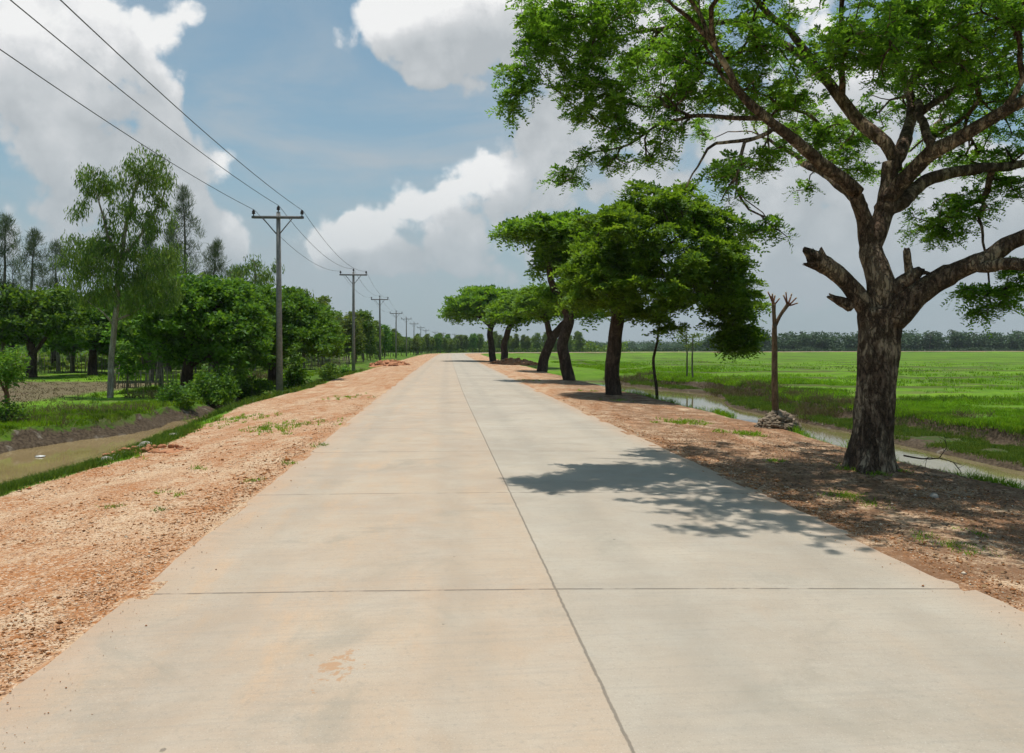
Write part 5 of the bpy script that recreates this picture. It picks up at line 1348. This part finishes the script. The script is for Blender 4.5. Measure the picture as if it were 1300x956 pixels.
# ---------------------------------------------------------------- sky, sun, camera
EL, AZ = math.radians(82.5), math.radians(-16)
W = bpy.data.worlds.new('World'); SC.world = W; W.use_nodes = True
t = NT(W.node_tree); t.N.clear(); out = t.N.new('ShaderNodeOutputWorld')
sky = t.n('ShaderNodeTexSky'); sky.sky_type = 'NISHITA'; sky.sun_disc = False; sky.sun_elevation = EL; sky.sun_rotation = AZ
sky.air_density = 1.0; sky.dust_density = 1.6; sky.ozone_density = 1.2; sky.altitude = 0
dvec = t.n('ShaderNodeTexCoord').outputs['Generated']
sx = t.n('ShaderNodeSeparateXYZ', _0=dvec).outputs
az = t.m('ARCTAN2', sx[0], sx[1]); el = t.m('ARCSINE', sx[2])
def px_ang(px_, py_):
    a = math.atan((px_-650)/F); e = math.atan((HY-py_)/F*math.cos(a)); return a, e
# cloud masses by compass bearing and height (radians)
CL = [(115, 50, 75, 70, 1.05), (175, 115, 85, 80, 1.05), (70, 150, 80, 70, 1.0), (222, 200, 60, 50, .95), (0, 40, 50, 60, .8),
      (60, 290, 120, 55, .95), (185, 275, 100, 48, .95), (265, 310, 75, 50, .9),
      (250, 12, 38, 20, 1.15), (480, 30, 110, 40, .95), (590, 40, 110, 56, 1.0), (690, 50, 110, 70, .95), (540, 88, 60, 28, .85),
      (450, 290, 60, 36, 1.0), (560, 280, 80, 50, 1.1), (540, 330, 170, 40, 1.0),
      (690, 150, 60, 60, 1.0), (740, 230, 120, 48, .85), (580, 215, 90, 24, .5),
      (900, 130, 190, 120, .9), (1180, 160, 260, 160, .95), (1050, 320, 330, 60, .9),
      (1000, -200, 300, 120, .8), (300, -350, 260, 120, .7), (-250, 100, 160, 120, .9)]
def cloud_mass(vec):
    s_ = t.n('ShaderNodeSeparateXYZ', _0=vec).outputs
    ae = t.n('ShaderNodeCombineXYZ', _0=t.m('ARCTAN2', s_[0], s_[1]), _1=t.m('ARCSINE', s_[2])).outputs[0]
    acc_ = 0.0
    for (px_, py_, rx, ry, w) in CL:
        a, e = px_ang(px_, py_); ra = rx/F*math.cos(a)**2; re = ry/F
        nd = t.N.new('ShaderNodeVectorMath'); nd.operation = 'MULTIPLY_ADD'
        t.set(nd.inputs[0], ae); nd.inputs[1].default_value = (1/ra, 1/re, 0); nd.inputs[2].default_value = (-a/ra, -e/re, 0)
        dt = t.N.new('ShaderNodeVectorMath'); dt.operation = 'DOT_PRODUCT'; t.set(dt.inputs[0], nd.outputs[0]); t.set(dt.inputs[1], nd.outputs[0])
        acc_ = t.m('MULTIPLY_ADD', t.m('POWER', .4066, dt.outputs['Value']), w, acc_)
    return t.m('MINIMUM', acc_, 1.25)
def cloud_noise(vec, full):
    nz = t.m('MULTIPLY', t.m('SUBTRACT', t.noise(vec, 3.4, 7 if full else 4, .58, .35), .5), 2.1)
    if not full: return nz
    vo = t.voro(t.vm('ADD', vec, t.vm('SCALE', t.n('ShaderNodeTexNoise', _0=vec, Scale=9.0, Detail=1.0).outputs['Color'], .05)), 15, 'F1', 1.0, 2.0)
    puff = t.m('SUBTRACT', .62, vo.outputs['Distance'])
    return t.m('ADD', nz, t.m('ADD', t.m('MULTIPLY', puff, .95), t.m('MULTIPLY', t.m('SUBTRACT', t.noise(vec, 14, 6, .68), .5), 1.0)))
# generic cover for the rest of the sky behind the viewer
m1 = cloud_mass(dvec); d1 = t.m('ADD', m1, cloud_noise(dvec, True))
up = t.vm('NORMALIZE', t.vm('ADD', dvec, (-.012, .0, .05)))
d2 = t.m('ADD', cloud_mass(up), cloud_noise(up, False))
cov = t.mr(d1, .42, .76)
# self shading: thick cloud above -> grey base, thin above -> sunlit top
thick = t.mr(d2, .35, 1.55)
slope = t.m('SUBTRACT', d1, d2)
lit_ = t.m('ADD', t.m('SUBTRACT', 1.0, t.m('MULTIPLY', thick, .50)), t.m('MULTIPLY', slope, .60), clamp=False)
lit_ = t.m('ADD', lit_, t.m('MULTIPLY', t.m('SUBTRACT', t.noise(dvec, 12, 6, .68), .5), 1.4))
lit_ = t.mr(lit_, .12, 1.15, 0, 1, False)
ccol = t.ramp(lit_, [(0, (.55, .585, .61)), (.35, (.67, .70, .72)), (.60, (.76, .78, .795)), (.85, (.96, .965, .97)), (1, (1.08, 1.08, 1.07))])
CK = t.vm('SCALE', ccol, 9.7)
skyc = t.vm('MULTIPLY', sky.outputs[0], (1.0, 1.0, 1.0))
skyc = t.mix(t.mr(el, .0, .75, .38, .16), skyc, (5.0, 5.6, 6.1))        # thin high veil
skyc = t.vm('MULTIPLY', skyc, (.88, 1.12, 1.12))
c = t.mix(t.m('MULTIPLY', cov, .97), skyc, CK)
veil = t.m('MULTIPLY', t.mr(t.noise(t.vm('MULTIPLY', dvec, (1, 1, 2.6)), 2.6, 6, .62, .6), .40, .66, 0, .75), t.m('MULTIPLY', t.mr(el, .48, .20), t.m('SUBTRACT', 1, cov)))
c = t.mix(veil, c, (5.3, 5.75, 6.1))
hzf = t.mr(el, -.02, .26, .88, 0)
c = t.mix(hzf, c, (4.1, 4.85, 5.3))
bg = t.n('ShaderNodeBackground', Color=c, Strength=.088)
t.L.new(bg.outputs[0], out.inputs[0])
W.cycles.sampling_method = 'MANUAL'; W.cycles.sample_map_resolution = 256

sl = bpy.data.lights.new('sun', 'SUN'); sl.energy = 4.4; sl.angle = math.radians(.6); sl.color = (1, .955, .88)
so = bpy.data.objects.new('sun', sl); COL.objects.link(so)
Ld = Vector((math.sin(AZ)*math.cos(EL), math.cos(AZ)*math.cos(EL), math.sin(EL)))
so.rotation_euler = (-Ld).to_track_quat('-Z', 'Y').to_euler(); so.location = (0, 0, 30)

cd = bpy.data.cameras.new('camera'); cd.sensor_width = 36; cd.lens = 36*F/1300; cd.shift_y = -38/1300; cd.clip_start = .05; cd.clip_end = 5000
co = bpy.data.objects.new('camera', cd); COL.objects.link(co); co.location = (0, 0, CH); co.rotation_euler = (math.pi/2, 0, 0); SC.camera = co

SC.view_settings.view_transform = 'Standard'; SC.view_settings.look = 'None'; SC.view_settings.gamma = 1; SC.view_settings.use_curve_mapping = False
SC.view_settings.exposure = 0.0
SC.render.engine = 'CYCLES'; cy = SC.cycles
cy.use_denoising = True; cy.denoiser = 'OPENIMAGEDENOISE'
cy.max_bounces = 6; cy.diffuse_bounces = 3; cy.glossy_bounces = 3; cy.transmission_bounces = 4; cy.transparent_max_bounces = 4; cy.volume_bounces = 0
cy.use_adaptive_sampling = True; cy.adaptive_threshold = .03; cy.caustics_reflective = False; cy.caustics_refractive = False
print('objects', len(bpy.data.objects), 'polys', sum(len(m.polygons)*m.users for m in bpy.data.meshes))
